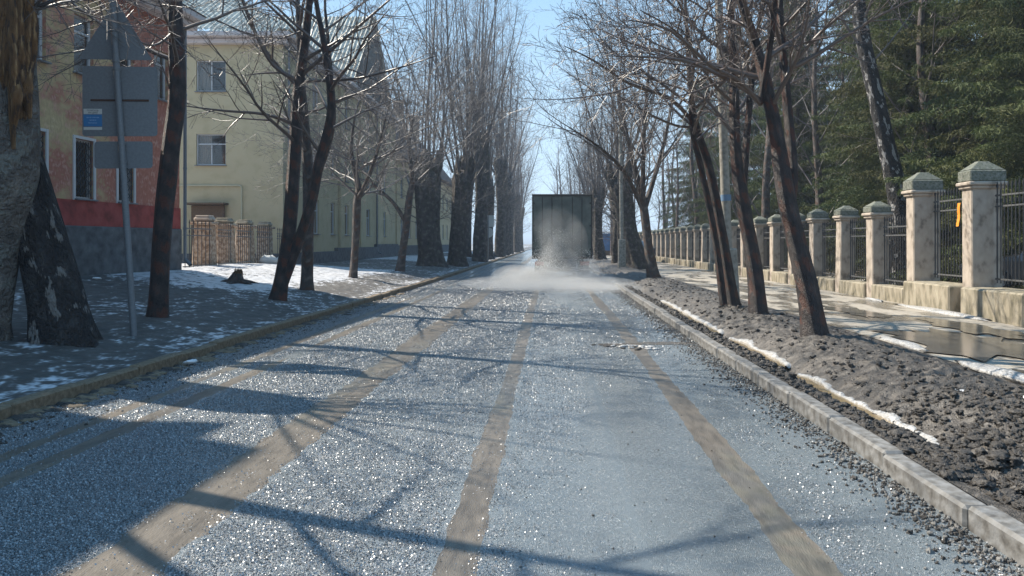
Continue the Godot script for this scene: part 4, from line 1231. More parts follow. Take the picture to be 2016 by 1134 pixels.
func window(house: Node3D, o: Vector3, u: Vector3, n: Vector3, w: float, h: float, style: String, curtain := 0) -> void:   # o: lower left corner at the wall's face
	var B := Basis(u, Vector3.UP, u.cross(Vector3.UP))
	var ins := 0.12
	var f := MB.new()
	var c := o + u * w * 0.5 + Vector3.UP * h * 0.5 - n * ins
	var t := 0.055
	for s in [-1, 1]:
		f.box(c + u * s * (w * 0.5 - t * 0.5), Vector3(t, h, 0.07), 0.006, B)
		f.box(c + Vector3.UP * s * (h * 0.5 - t * 0.5), Vector3(w - 2 * t, t, 0.068), 0.006, B)
	if style == "split":
		f.box(c, Vector3(t, h - 2 * t, 0.066), 0.006, B)
	elif style == "tee":
		f.box(c + Vector3.UP * h * 0.18, Vector3(w - 2 * t, t, 0.066), 0.006, B)
		f.box(c + Vector3.DOWN * (h * 0.5 - (h * 0.68 - t) * 0.5 - t * 0.5) , Vector3(t, h * 0.68 - 1.5 * t, 0.064), 0.006, B)
	elif style == "ladder":
		f.box(c + Vector3.UP * h * 0.22, Vector3(w - 2 * t, t, 0.066), 0.006, B)
	var win := part("window", f, mat.frame, house)
	var g := MB.new()
	g.box(c - n * 0.005, Vector3(w - t, h - t, 0.008), 0.0, B)
	part("pane", g, mat.glass, win)
	if curtain:
		var k := MB.new()
		var cw = w * [1.0, 0.45, 0.3][curtain - 1]
		var m := 18
		for q in m:
			var a = c - n * (0.16 + 0.015 * sin(q * 2.4)) + u * (-w * 0.5 + cw * q / m)
			var b = c - n * (0.16 + 0.015 * sin((q + 1) * 2.4)) + u * (-w * 0.5 + cw * (q + 1) / m)
			k.flat4(a - Vector3.UP * h * 0.5, b - Vector3.UP * h * 0.5, b + Vector3.UP * h * 0.5, a + Vector3.UP * h * 0.5, n)
		part("curtain", k, mat.curtain, win)
	var s2 := MB.new()
	s2.box(o + u * w * 0.5 + n * 0.03 - Vector3.UP * 0.022, Vector3(w + 0.1, 0.035, 0.16), 0.005, B)
	part("sill", s2, mat.galv, win)
	if style == "grille":      # iron diamonds in a white surround
		var bars := MB.new()
		var cc := c + n * 0.1
		for q in 7:
			var x := -w * 0.5 + w * (q + 0.5) / 7.0
			bars.cyl(cc + u * x - Vector3.UP * h * 0.47, cc + u * x + Vector3.UP * h * 0.47, 0.009, 0.009, 5)
		var rows := 6
		for r in rows:
			for q in 3:
				var x0 := -w * 0.5 + w * (q * 2 + 0.5) / 7.0
				var y0 := -h * 0.45 + h * 0.9 * r / rows
				var mid := cc + u * (x0 + w / 7.0) + Vector3.UP * (y0 + h * 0.075) + n * 0.012
				for e in [cc + u * x0 + Vector3.UP * y0, cc + u * (x0 + w * 2.0 / 7.0) + Vector3.UP * y0, cc + u * x0 + Vector3.UP * (y0 + h * 0.15), cc + u * (x0 + w * 2.0 / 7.0) + Vector3.UP * (y0 + h * 0.15)]:
					bars.cyl(e, mid, 0.009, 0.009, 5, false)
		part("iron_grille", bars, mat.iron, win)
		var fr := MB.new()
		for s in [-1, 1]:
			fr.box(c + n * 0.13 + u * s * (w * 0.5 + 0.035), Vector3(0.07, h + 0.14, 0.05), 0.008, B)
			fr.box(c + n * 0.13 + Vector3.UP * s * (h * 0.5 + 0.035), Vector3(w, 0.07, 0.048), 0.008, B)
		part("surround", fr, mat.frame, win)

func corrugated(o: Vector3, u: Vector3, down: Vector3, from: float, to: float, top: Callable, bottom: float, pitch := 0.28, amp := 0.05) -> MB:
	# wavy sheet: u runs across the ribs, down along the slope; top(s) is where the slope begins above column s
	var mb := MB.new()
	var n := down.cross(u).normalized()
	if n.y < 0.0: n = -n
	var k := int((to - from) / (pitch / 6.0))
	for q in k + 1:
		var s := lerpf(from, to, float(q) / k)
		var ph := TAU * s / pitch
		var z := amp * cos(ph)
		var nr := (n + u * amp * TAU / pitch * sin(ph)).normalized()
		for e in [minf(top.call(s), bottom), bottom]:
			mb.v.append(o + u * s + down * e + n * z)
			mb.n.append(nr)
			mb.uv.append(Vector2(s, e))
	for q in k:
		var a := q * 2
		var flip := (mb.v[a + 2] - mb.v[a + 1]).cross(mb.v[a + 3] - mb.v[a + 1]).dot(n) < 0.0
		if flip: mb.i.append_array([a, a + 2, a + 1, a + 1, a + 2, a + 3])
		else: mb.i.append_array([a, a + 1, a + 2, a + 1, a + 3, a + 2])
	return mb

func roof_sheets(roof: Node3D, m: Material, o: Vector3, u: Vector3, down: Vector3, length: float, top: Callable, bottom: float) -> void:   # courses of sheets, each a piece that overlaps the one below
	var wide := 2.2
	var tall := 1.55
	var courses := int(ceil(bottom / tall))
	for c in courses:
		var b0 := bottom - c * tall
		var t0 := maxf(b0 - tall - 0.12, 0.0)
		var s := 0.0
		while s < length - 0.05:
			var e := minf(s + wide, length)
			if maxf(top.call(s), top.call(e)) < b0 or minf(top.call(s), top.call(e)) < b0:
				var lift := down.cross(u).normalized()
				if lift.y < 0.0: lift = -lift
				var up_to := func(x: float) -> float: return maxf(t0, top.call(x))
				var mb := corrugated(o + lift * (0.04 + 0.022 * c) + lift * rf(0.0, 0.01), u, down, s, e, up_to, b0)
				part("roof_sheet", mb, m, roof)
			s = e

func red_wall_material() -> StandardMaterial3D:
	# ochre limewash over older red paint that shows through where it flaked: more towards the corner, the eaves and the foot
	var w := 1024
	var h := 1024
	var S := FastNoiseLite.TYPE_SIMPLEX_SMOOTH
	var a := noise_bytes(fnl(S, 0.007, 4, 221), w, h)
	var b := noise_bytes(fnl(S, 0.03, 5, 222), w, h)
	var c := noise_bytes(fnl(S, 0.15, 3, 223), w, h)
	var col := PackedByteArray()
	col.resize(w * h * 3)
	for y in h:
		var v := 1.0 - float(y) / h
		for x in w:
			var u := float(x) / w      # 0 at the corner, 1 at 11.5 m
			var k := y * w + x
			var n0 := a[k] / 255.0
			var n1 := b[k] / 255.0
			var n2 := c[(y / 3) * w + x] / 255.0     # runs down the wall
			var more := 0.42 * smoothstep(0.36, 0.07, u) + 0.10 * smoothstep(0.45, 0.30, v) + 0.16 * smoothstep(0.85, 1.0, v)
			var s := smoothstep(0.47, 0.71, n0 * 0.42 + n1 * 0.36 + n2 * 0.22 + more * 0.8 + 0.065)
			var pale := smoothstep(0.5, 0.75, n1 * 0.6 + n2 * 0.4)
			var base := Color(0.44, 0.335, 0.185).lerp(Color(0.52, 0.42, 0.26), pale)
			var red := Color(0.34, 0.115, 0.09).lerp(Color(0.43, 0.225, 0.185), pale)
			var m := base.lerp(red, s * 0.85).linear_to_srgb()
			var g := 0.9 + 0.2 * n2
			col[k * 3] = clampi(int(255.0 * m.r * g), 0, 255)
			col[k * 3 + 1] = clampi(int(255.0 * m.g * g), 0, 255)
			col[k * 3 + 2] = clampi(int(255.0 * m.b * g), 0, 255)
	var mt := std(Color.WHITE, 0.92, 0.3)
	mt.albedo_texture = ImageTexture.create_from_image(Image.create_from_data(w, h, false, Image.FORMAT_RGB8, col))
	mt.heightmap_enabled = true
	mt.heightmap_texture = ImageTexture.create_from_image(Image.create_from_data(w, h, false, Image.FORMAT_L8, b))
	mt.heightmap_scale = 0.8
	return mt

func make_houses() -> void:
	rng.seed = 71
	# --- red and ochre house: along local z from the far corner towards the camera, its street face at local x = 0
	var y0 := 0.55
	var h := thing("plaster_house", "two-storey house with flaking ochre and red plaster and barred windows behind the sign", "house", at(-11.1, y0, 22.0), -deg_to_rad(4.0))
	var z := Vector3(0, 0, 1)
	var x := Vector3(1, 0, 0)
	var wm := red_wall_material()
	var holes := []
	for k in 7:
		var c := 0.92 + 1.57 * k
		if k > 0: holes.append([c - 0.32, 2.62 - y0, c + 0.32, 4.06 - y0])
		holes.append([c - 0.34, 5.65 - y0, c + 0.34, 7.05 - y0])
	var mb := MB.new()
	wall(mb, Vector3.ZERO, z, x, 11.5, 7.75, holes)
	part("wall", mb, wm, h)
	for q in holes:
		window(h, Vector3(0, q[1], q[0]), z, x, q[2] - q[0], q[3] - q[1], "grille" if q[1] < 3.0 else "ladder")
	mb = MB.new()      # taller end out of view, added to cast shadow over the near road
	wall(mb, Vector3(0.05, 0, 11.5), z, x, 10.7, 9.6, [[1.2, 2.07, 2.0, 3.5], [3.2, 2.07, 4.0, 3.5], [5.2, 2.07, 6.0, 3.5], [1.2, 5.1, 2.0, 6.5], [3.2, 5.1, 4.0, 6.5], [5.2, 5.1, 6.0, 6.5]])
	mb.quad(Vector3(0.05, 0, 11.5), Vector3(0.05, 9.6, 11.5), Vector3(-11, 9.6, 11.5), Vector3(-11, 0, 11.5), Vector3(0, 0, -1))
	mb.quad(Vector3(0.05, 0, 22.2), Vector3(0.05, 9.6, 22.2), Vector3(-11, 9.6, 22.2), Vector3(-11, 0, 22.2), Vector3(0, 0, 1))
	mb.quad(Vector3(0, 0, 0), Vector3(0, 7.75, 0), Vector3(-11, 7.75, 0), Vector3(-11, 0, 0), Vector3(0, 0, -1))
	mb.quad(Vector3(-11, 0, 0), Vector3(-11, 7.75, 0), Vector3(-11, 7.75, 22.2), Vector3(-11, 0, 22.2), Vector3(-1, 0, 0))
	part("wall", mb, wm, h)
	for q in [[1.2, 2.07], [3.2, 2.07], [5.2, 2.07], [1.2, 5.1], [3.2, 5.1], [5.2, 5.1]]:
		window(h, Vector3(0.05, q[1], 11.5 + q[0]), z, x, 0.8, 1.42, "ladder")
	mb = MB.new()      # unseen block on top, added to carry that shadow further across the road
	mb.box(Vector3(0.12, 10.1, 17.0), Vector3(0.5, 1.4, 10.6), 0.03)
	part("added_parapet", mb, mat.cornice, h)
	mb = MB.new()
	mb.box(Vector3(0.012, 1.72, 5.75), Vector3(0.05, 0.62, 11.5), 0.0)
	part("wall_band", mb, mat.red_band, h)
	mb = MB.new()
	mb.box(Vector3(0.0, 0.55, 11.1), Vector3(0.16, 1.72, 22.2), 0.02)
	mb.box(Vector3(-5.6, 0.55, 0.0), Vector3(11.0, 1.72, 0.16), 0.02)
	part("plinth", mb, mat.grey_plinth, h)
	mb = MB.new()
	mb.box(Vector3(0.16, 7.50, 5.6), Vector3(0.5, 0.20, 11.8), 0.03)
	mb.box(Vector3(0.26, 7.72, 5.6), Vector3(0.75, 0.20, 11.9), 0.03)
	mb.box(Vector3(0.2, 9.6, 16.9), Vector3(0.6, 0.3, 10.9), 0.03)
	part("cornice", mb, mat.cornice, h)
	var roof := part("roof", prism_roof(Vector3(0.66, 7.83, -0.4), Vector3(-11.66, 7.83, -0.4), z, 11.9, 3.0), mat.slate_dark, h)
	part("roof", prism_roof(Vector3(0.6, 9.76, 11.3), Vector3(-11.6, 9.76, 11.3), z, 11.2, 2.6), mat.slate_dark, h)  # roof of the added shadow-casting end
	mb = MB.new()      # rain pipe at the corner, kicked out at its foot
	var g := bend([[Vector3(0.14, 7.4, -0.05), 0.05], [Vector3(0.14, 4.0, -0.05), 0.05], [Vector3(0.14, 0.75, -0.05), 0.05], [Vector3(0.16, 0.5, -0.04), 0.05], [Vector3(0.36, 0.34, 0.02), 0.055]], 24)
	mb.tube(g[0], g[1], 10)
	var pipe := part("rain_pipe", mb, mat.galv, h)
	for yy in [1.4, 3.2, 5.4]:
		var cl := MB.new()
		cl.cyl(Vector3(0.14, yy, -0.05), Vector3(0.14, yy + 0.05, -0.05), 0.062, 0.062, 10)
		part("pipe_clamp", cl, mat.galv, pipe)
	# --- yellow house: street face at x = -13.1, from 36 m to 62 m ahead, end wall turned to the camera
	y0 = 0.3
	h = thing("yellow_house", "three-storey yellow plastered house with ribbed sheet roofs and a steep street gable", "house", at(-13.1, y0, 36.0))
	var zz := Vector3(0, 0, -1)     # along the street, away
	holes = []
	# end wall: u runs from the corner towards the left
	var left := Vector3(-1, 0, 0)
	var face := Vector3(0, 0, 1)
	for q in [[2.8, 8.95], [2.8, 5.35]]: holes.append([q[0], q[1] - y0, q[0] + 1.45, q[1] + 1.52 - y0])
	holes.append([6.2, 5.35 - y0, 7.6, 6.85 - y0])
	mb = MB.new()
	wall(mb, Vector3(0, 0, 0), left, face, 12.0, 11.35, holes)
	part("wall", mb, mat.yellow, h)
	window(h, Vector3(-2.8 - 1.45, 8.95 - y0, 0), -left, face, 1.45, 1.52, "split", 2)
	window(h, Vector3(-2.8 - 1.45, 5.35 - y0, 0), -left, face, 1.45, 1.52, "tee", 2)
	window(h, Vector3(-6.2 - 1.4, 5.35 - y0, 0), -left, face, 1.4, 1.5, "tee", 1)
	# street face with its openings and shallow bays
	holes = []
	for d in [41.0, 44.2, 47.2, 52.8, 58.0]:
		for fl in 3:
			holes.append([d - 36.0 - (0.55 if d == 41.0 or d == 52.8 else 0.42), 2.05 - y0 + fl * 3.4, d - 36.0 + (0.55 if d == 41.0 or d == 52.8 else 0.42), 3.95 - y0 + fl * 3.4])
	mb = MB.new()
	wall(mb, Vector3(0, 0, 0), zz, x, 26.0, 11.35, holes)
	mb.quad(Vector3(-12, 0, 0), Vector3(-12, 11.35, 0), Vector3(-12, 11.35, -26), Vector3(-12, 0, -26), left)
	mb.quad(Vector3(0, 0, -26), Vector3(0, 11.35, -26), Vector3(-12, 11.35, -26), Vector3(-12, 0, -26), zz)
	part("wall", mb, mat.yellow, h)
	for q in holes:
		window(h, Vector3(0, q[1], -q[2]), -zz, x, q[2] - q[0], q[3] - q[1], "tee" if q[2] - q[0] > 1.0 else "ladder", 0 if q[0] > 16.0 else 1)
	mb = MB.new()
	for d in [9.6, 14.4, 19.4]: mb.box(Vector3(0.09, 5.7, -d), Vector3(0.18, 11.3, 0.55), 0.02)
	part("pilaster", mb, mat.yellow, h)
	for q in [[0.0, 8.5, 0.75], [8.5, 10.0, 0.95], [18.5, 7.5, 1.15]]:
		mb = MB.new()
		mb.box(Vector3(0.0, q[2] * 0.5, -q[0] - q[1] * 0.5), Vector3(0.5, q[2], q[1]), 0.02)
		part("plinth", mb, mat.grey_plinth, h)
	mb = MB.new()
	mb.box(Vector3(-6.0, 0.35, 0.0), Vector3(12.0, 0.75, 0.2), 0.02)
	part("plinth", mb, mat.grey_plinth, h)
	mb = MB.new()
	mb.box(Vector3(-5.9, 11.05, 0.12), Vector3(12.4, 0.24, 0.4), 0.03)
	mb.box(Vector3(-5.8, 11.32, 0.24), Vector3(12.6, 0.26, 0.7), 0.04)
	mb.box(Vector3(0.12, 11.05, -13.0), Vector3(0.4, 0.24, 26.0), 0.03)
	mb.box(Vector3(0.24, 11.32, -12.9), Vector3(0.7, 0.26, 26.2), 0.04)
	part("cornice", mb, mat.cornice, h)
	# hipped end roof of ribbed sheets
	var rn := Node3D.new()
	rn.name = "roof"
	h.add_child(rn, true)
	var dn := Vector3(0, -0.55, 0.835).normalized()
	var run := 7.2
	var hip := func(s: float) -> float: return maxf(run - s * 1.15, 0.0)
	roof_sheets(rn, mat.slate, Vector3(0.55, 11.5, 0.55) - dn * run, left, dn, 12.5, hip, run)
	var dn2 := Vector3(0.835, -0.55, 0).normalized()
	roof_sheets(rn, mat.slate, Vector3(0.55, 11.5, 0.55) - dn2 * run, zz, dn2, 12.0, hip, run)
	# steep gable over the street with its slope turned to the camera
	var ap := Vector3(0.25, 17.7, -18.0)
	var dn3 := Vector3(0, -1, 1).normalized()
	var straight := func(_s: float) -> float: return 0.0
	roof_sheets(rn, mat.slate, ap, left, dn3, 11.5, straight, 9.2)
	var dn4 := Vector3(0, -1, -1).normalized()
	roof_sheets(rn, mat.slate, ap, left, dn4, 11.5, straight, 9.2)
	mb = MB.new()
	mb.tri(Vector3(0.05, 11.4, -11.8), Vector3(0.05, 17.6, -18.0), Vector3(0.05, 11.4, -24.2), x)
	part("gable_wall", mb, mat.gable, h)
	mb = MB.new()
	mb.quad(Vector3(0, 11.35, 0), Vector3(-12, 11.35, 0), Vector3(-12, 11.35, -26), Vector3(0, 11.35, -26), Vector3.UP)
	part("attic_floor", mb, mat.gable, h)
	mb = MB.new()      # gas pipe along the end wall
	var py := 4.35 - y0
	mb.tube(PackedVector3Array([Vector3(-6.5, py, 0.08), Vector3(-2.15, py, 0.08), Vector3(-2.03, py - 0.04, 0.08), Vector3(-2.0, py - 0.15, 0.08), Vector3(-2.0, 2.0, 0.08)]), PackedFloat32Array([0.035, 0.035, 0.035, 0.035, 0.035]), 8)
	part("gas_pipe", mb, std(lin(0.5, 0.45, 0.3), 0.6), h)
	mb = MB.new()
	mb.tube(PackedVector3Array([Vector3(0.2, 11.0, -0.25), Vector3(0.2, 1.0, -0.25), Vector3(0.25, 0.6, -0.22), Vector3(0.5, 0.45, -0.1)]), PackedFloat32Array([0.06, 0.06, 0.06, 0.06]), 9)
	part("rain_pipe", mb, mat.galv, h)
	mb = MB.new()
	mb.tube(PackedVector3Array([Vector3(0.2, 11.0, -18.6), Vector3(0.2, 1.0, -18.6), Vector3(0.25, 0.6, -18.6), Vector3(0.5, 0.45, -18.5)]), PackedFloat32Array([0.06, 0.06, 0.06, 0.06]), 9)
	part("rain_pipe", mb, mat.galv, h)
	# --- brown wooden porch roof and doors behind the old pillars
	mb = MB.new()
	mb.box(Vector3(-3.6, 1.55, 0.15), Vector3(1.6, 3.05, 0.12), 0.02)
	var door := part("door", mb, mat.brown, h)
	mb = MB.new()
	mb.box(Vector3(-3.6, 3.14, 0.32), Vector3(1.9, 0.10, 0.6), 0.02)
	part("door_canopy", mb, mat.brown, door)
	# --- long house beyond
	h = thing("far_house", "long yellow house with brown roof and brick chimneys behind the poplars", "house", at(-13.4, 0.4, 64.0))
	holes = []
	for k in 10:
		for fl in 2: holes.append([1.6 + k * 3.6, 1.6 + fl * 3.6, 2.7 + k * 3.6, 3.4 + fl * 3.6])
	mb = MB.new()
	wall(mb, Vector3.ZERO, zz, x, 38.0, 8.6, holes)
	mb.quad(Vector3(0, 0, 0), Vector3(0, 8.6, 0), Vector3(-9, 8.6, 0), Vector3(-9, 0, 0), face)
	mb.quad(Vector3(-9, 0, 0), Vector3(-9, 8.6, 0), Vector3(-9, 8.6, -38), Vector3(-9, 0, -38), left)
	mb.quad(Vector3(0, 0, -38), Vector3(0, 8.6, -38), Vector3(-9, 8.6, -38), Vector3(-9, 0, -38), zz)
	part("wall", mb, mat.yellow, h)
	for q in holes: window(h, Vector3(0, q[1], -q[2]), -zz, x, 1.1, 1.8, "tee")
	mb = MB.new()
	mb.box(Vector3(0, 0.45, -19), Vector3(0.3, 0.95, 38.0), 0.02)
	part("plinth", mb, mat.grey_plinth, h)
	roof = part("roof", prism_roof(Vector3(0.6, 8.62, 0.5), Vector3(-9.6, 8.62, 0.5), zz, 39.0, 6.3), mat.slate_dark, h)
	for d in [9.0, 21.0, 31.0]:
		mb = MB.new()
		mb.box(Vector3(-4.2, 15.6, -d), Vector3(1.1, 3.4, 0.8), 0.03)
		mb.box(Vector3(-4.2, 17.4, -d), Vector3(1.35, 0.25, 1.05), 0.03)
		part("chimney", mb, mat.old_brick, roof)

func prism_roof(a: Vector3, b: Vector3, along: Vector3, length: float, rise: float) -> MB:     # a closed gable roof from the eave points a and b
	var mb := MB.new()
	var r := (a + b) * 0.5 + Vector3.UP * rise
	var e := along * length
	mb.flat4(a, a + e, r + e, r, (a - b).normalized() + Vector3.UP)
	mb.flat4(b, b + e, r + e, r, (b - a).normalized() + Vector3.UP)
	mb.flat4(a, b, b + e, a + e, Vector3.DOWN)
	mb.tri(a, b, r, -along)
	mb.tri(a + e, b + e, r + e, along)
	return mb

# ---------------------------------------------------------------- fences
func pillar_parts(f: Node3D, where: Vector3, w: float, dp: float, h: float, cap_h: float, shapes: Dictionary) -> void:
	var key := "%.2f %.2f %.2f" % [w, dp, h]
	if not shapes.has(key):
		var a := MB.new()
		a.box(Vector3(0, h * 0.5, 0), Vector3(w, h, dp), 0.022)
		a.box(Vector3(0, h - 0.10, 0), Vector3(w + 0.09, 0.07, dp + 0.09), 0.018)
		a.box(Vector3(0, h - 0.03, 0), Vector3(w + 0.17, 0.08, dp + 0.17), 0.02)
		var b := MB.new()
		b.box(Vector3(0, cap_h * 0.28, 0), Vector3(w + 0.11, cap_h * 0.55, dp + 0.11), 0.02)
		b.box(Vector3(0, cap_h * 0.78, 0), Vector3(w + 0.06, cap_h * 0.46, dp + 0.06), 0.015, Basis.IDENTITY, Vector2(0.36, 0.36))
		shapes[key] = [a.mesh(), b.mesh()]
	var o := part("pillar", shapes[key][0], mat.pillar, f, where)
	o.rotation = Vector3(rf(-0.012, 0.012), rf(-0.03, 0.03), rf(-0.015, 0.015))
	part("cap", shapes[key][1], mat.cap, o, Vector3(0, h + 0.008, 0))

func panel(f: Node3D, from: Vector3, to: Vector3, h: float, bars: int, shapes: Dictionary, single := true) -> void:
	var u := (to - from).normalized()
	var l := from.distance_to(to)
	var B := Basis(u, Vector3.UP, u.cross(Vector3.UP))
	var r := MB.new()
	for y in [0.10, h - 0.36, h - 0.14]:
		r.box(from + u * l * 0.5 + Vector3.UP * y, Vector3(l, 0.035, 0.02), 0.003, B)
	var rail := part("railing", r, mat.iron_rail, f)
	var key := "bar %.2f" % h
	if not shapes.has(key):
		var b := MB.new()
		b.cyl(Vector3(0, 0.02, 0.0), Vector3(0, h, 0.0), 0.013, 0.013, 6)
		b.cyl(Vector3(0, h - 0.01, 0), Vector3(0, h + 0.05, 0), 0.010, 0.024, 6, false)
		b.cyl(Vector3(0, h + 0.05, 0), Vector3(0, h + 0.15, 0), 0.024, 0.002, 6, false)
		b.cyl(Vector3(0, h - 0.29, 0), Vector3(0, h - 0.21, 0), 0.022, 0.022, 6)
		shapes[key] = b
	if single:
		var bm: ArrayMesh = shapes.get(key + "m", null)
		if bm == null:
			bm = shapes[key].mesh()
			shapes[key + "m"] = bm
		for k in bars:
			part("bar", bm, mat.iron, rail, from + u * l * (k + 0.5) / bars)
	else:
		var all := MB.new()
		var src: MB = shapes[key]
		for k in bars:
			var at0 := from + u * l * (k + 0.5) / bars
			var base := all.v.size()
			for q in src.v.size():
				all.v.append(src.v[q] + at0)
				all.n.append(src.n[q])
				all.uv.append(src.uv[q])
			for q in src.i: all.i.append(base + q)
		part("bars", all, mat.iron, rail).set_meta("kind", "stuff")

func make_fences() -> void:
	rng.seed = 81
	var shapes := {}
	var f := thing("pillared_fence", "plastered pillar fence with iron railings and mossy caps along the footpath", "fence", Vector3.ZERO)
	# tall section near the camera: plinth, wide pillars
	var ds := [10.0, 12.45, 14.87, 17.26]
	for k in ds.size():
		pillar_parts(f, at(8.5 + 0.32, 0.10, ds[k] + 0.19), 0.62, 0.38, 2.68, 0.42, shapes)
		if k < ds.size() - 1:
			panel(f, at(8.96, 0.72, ds[k] + 0.40), at(8.96, 0.72, ds[k + 1] - 0.02), 1.92, 17, shapes)
			var mb := MB.new()
			mb.box(at(8.66, 0.34, (ds[k] + ds[k + 1]) * 0.5 + 0.19), Vector3(0.85, 0.64, 1.98), 0.03)
			part("plinth_block", mb, mat.plinth, f)
	# lower section running on
	var d := 17.26
	var prev := 17.26
	var k := 0
	while d < 92.0:
		d += 2.2
		k += 1
		pillar_parts(f, at(8.72, 0.06, d + 0.2), 0.44, 0.40, 2.28, 0.30, shapes)
		if d < 70.0:
			panel(f, at(8.78, 0.48, prev + 0.41), at(8.78, 0.48, d - 0.01), 1.62, 14, shapes, k <= 12)
		var mb := MB.new()
		mb.box(at(8.70, 0.24, (prev + d) * 0.5 + 0.2), Vector3(0.52, 0.44, 1.77), 0.03)
		part("plinth_block", mb, mat.plinth, f)
		prev = d
	# strip of orange cloth tied to the railing
	var oc := MB.new()
	for q in 6:
		var a := at(8.92 - 0.01 * sin(q * 1.3), 2.42 - q * 0.085, 16.05 + 0.01 * q)
		var b := at(8.92 - 0.01 * sin((q + 1) * 1.3), 2.42 - (q + 1) * 0.085, 16.06 + 0.01 * q)
		oc.flat4(a, a + at(0.02, 0, 0.15), b + at(0.02, 0, 0.13), b, Vector3(-1, 0, 0.4))
		oc.flat4(a + Vector3(0.006, 0, 0), a + at(0.026, 0, 0.15), b + at(0.026, 0, 0.13), b + Vector3(0.006, 0, 0), Vector3(1, 0, -0.4))
	meta(part(numbered("cloth_strip"), oc, mat.orange, self), "orange cloth strip hanging on the fence railing between two tall pillars", "cloth")
	# old crumbling pillars between the two houses
	f = thing("old_fence", "crumbling brick and plaster pillars with thin iron railings between the two houses", "fence", Vector3.ZERO)
	var spots := [[-12.0, 25.5, 0.66], [-12.4, 28.0, 0.66], [-12.66, 30.5, 0.66], [-12.84, 33.0, 0.62]]
	for q in spots.size():
		var s: Array = spots[q]
		var p := at(s[0], 0.6, s[1])
		var a := MB.new()
		a.box(Vector3(0, 0.8, 0), Vector3(s[2], 1.6, s[2]), 0.05, Basis.IDENTITY, Vector2(0.84, 0.84))
		a.box(Vector3(0, 1.62, 0), Vector3(s[2] + 0.1, 0.10, s[2] + 0.1), 0.03)
		var o := part("pillar", a, mat.old_brick, f, p)
		o.rotation = Vector3(rf(-0.04, 0.04), rf(-0.1, 0.1), rf(-0.03, 0.03))
		a = MB.new()
		a.box(Vector3(0, 1.76, 0), Vector3(s[2] * 0.86, 0.18, s[2] * 0.86), 0.06)
		a.box(Vector3(0, 1.87, 0), Vector3(s[2] * 0.7, 0.06, s[2] * 0.7), 0.025)
		part("cap", a, mat.plinth if q else mat.pillar, o)
		var from := at(-11.5, 0.7, 23.0) if q == 0 else at(spots[q - 1][0] + 0.42, 0.7, spots[q - 1][1] + 0.1)
		panel(f, from, at(s[0] + 0.40, 0.7, s[1] - 0.35), 1.45, 7, shapes)
	panel(f, at(-12.4, 0.7, 33.3), at(-12.75, 0.7, 35.9), 1.4, 8, shapes)
	for q in [[-11.75, 30.6, 0.75, 0.42, 5], [-11.9, 32.6, 0.6, 0.45, 6]]:
		var o := part(numbered("sack"), smoothed(lump(q[4], 8, 14, 0.35)), mat.paper, self, at(q[0], verge_left(q[0], q[1]) + 0.14, q[1]))
		o.scale = Vector3(q[2], q[3], 0.5)
		meta(o, ["larger pale filled sack lying before the old pillars", "smaller pale sack lying beyond the last old pillar"][q[4] - 5], "sack")

# ---------------------------------------------------------------- signs, post, truck, cars, kiosk
func plate(outline: Array, thick: float, m_dir: Vector3, u: Vector3, o: Vector3) -> MB:     # flat plate from 2D outline points, facing m_dir
	var mb := MB.new()
	var n := outline.size()
	var c := Vector2.ZERO
	for p in outline: c += p / n
	var P := func(p: Vector2, z: float) -> Vector3: return o + u * p.x + Vector3.UP * p.y + m_dir * z
	for k in n:
		var a: Vector2 = outline[k]
		var b: Vector2 = outline[(k + 1) % n]
		mb.tri(P.call(c, thick), P.call(a, thick), P.call(b, thick), m_dir)
		mb.tri(P.call(c, 0.0), P.call(a, 0.0), P.call(b, 0.0), -m_dir)
		var e := (b - a).normalized()
		mb.flat4(P.call(a, 0.0), P.call(b, 0.0), P.call(b, thick), P.call(a, thick), u * e.y - Vector3.UP * e.x if (a - c).cross(b - c) > 0.0 else -(u * e.y - Vector3.UP * e.x))
	return mb

func rounded(pts: Array, r: float) -> Array:      # a convex outline with its corners rounded
	var out := []
	var n := pts.size()
	for k in n:
		var p: Vector2 = pts[k]
		var a: Vector2 = (pts[(k + n - 1) % n] - p).normalized() * r
		var b: Vector2 = (pts[(k + 1) % n] - p).normalized() * r
		for q in 5:
			var t := q / 4.0
			out.append((p + a).lerp(p, t).lerp(p.lerp(p + b, t), t))
	return out

func rect(w: float, h: float) -> Array: return [Vector2(-w / 2, -h / 2), Vector2(w / 2, -h / 2), Vector2(w / 2, h / 2), Vector2(-w / 2, h / 2)]

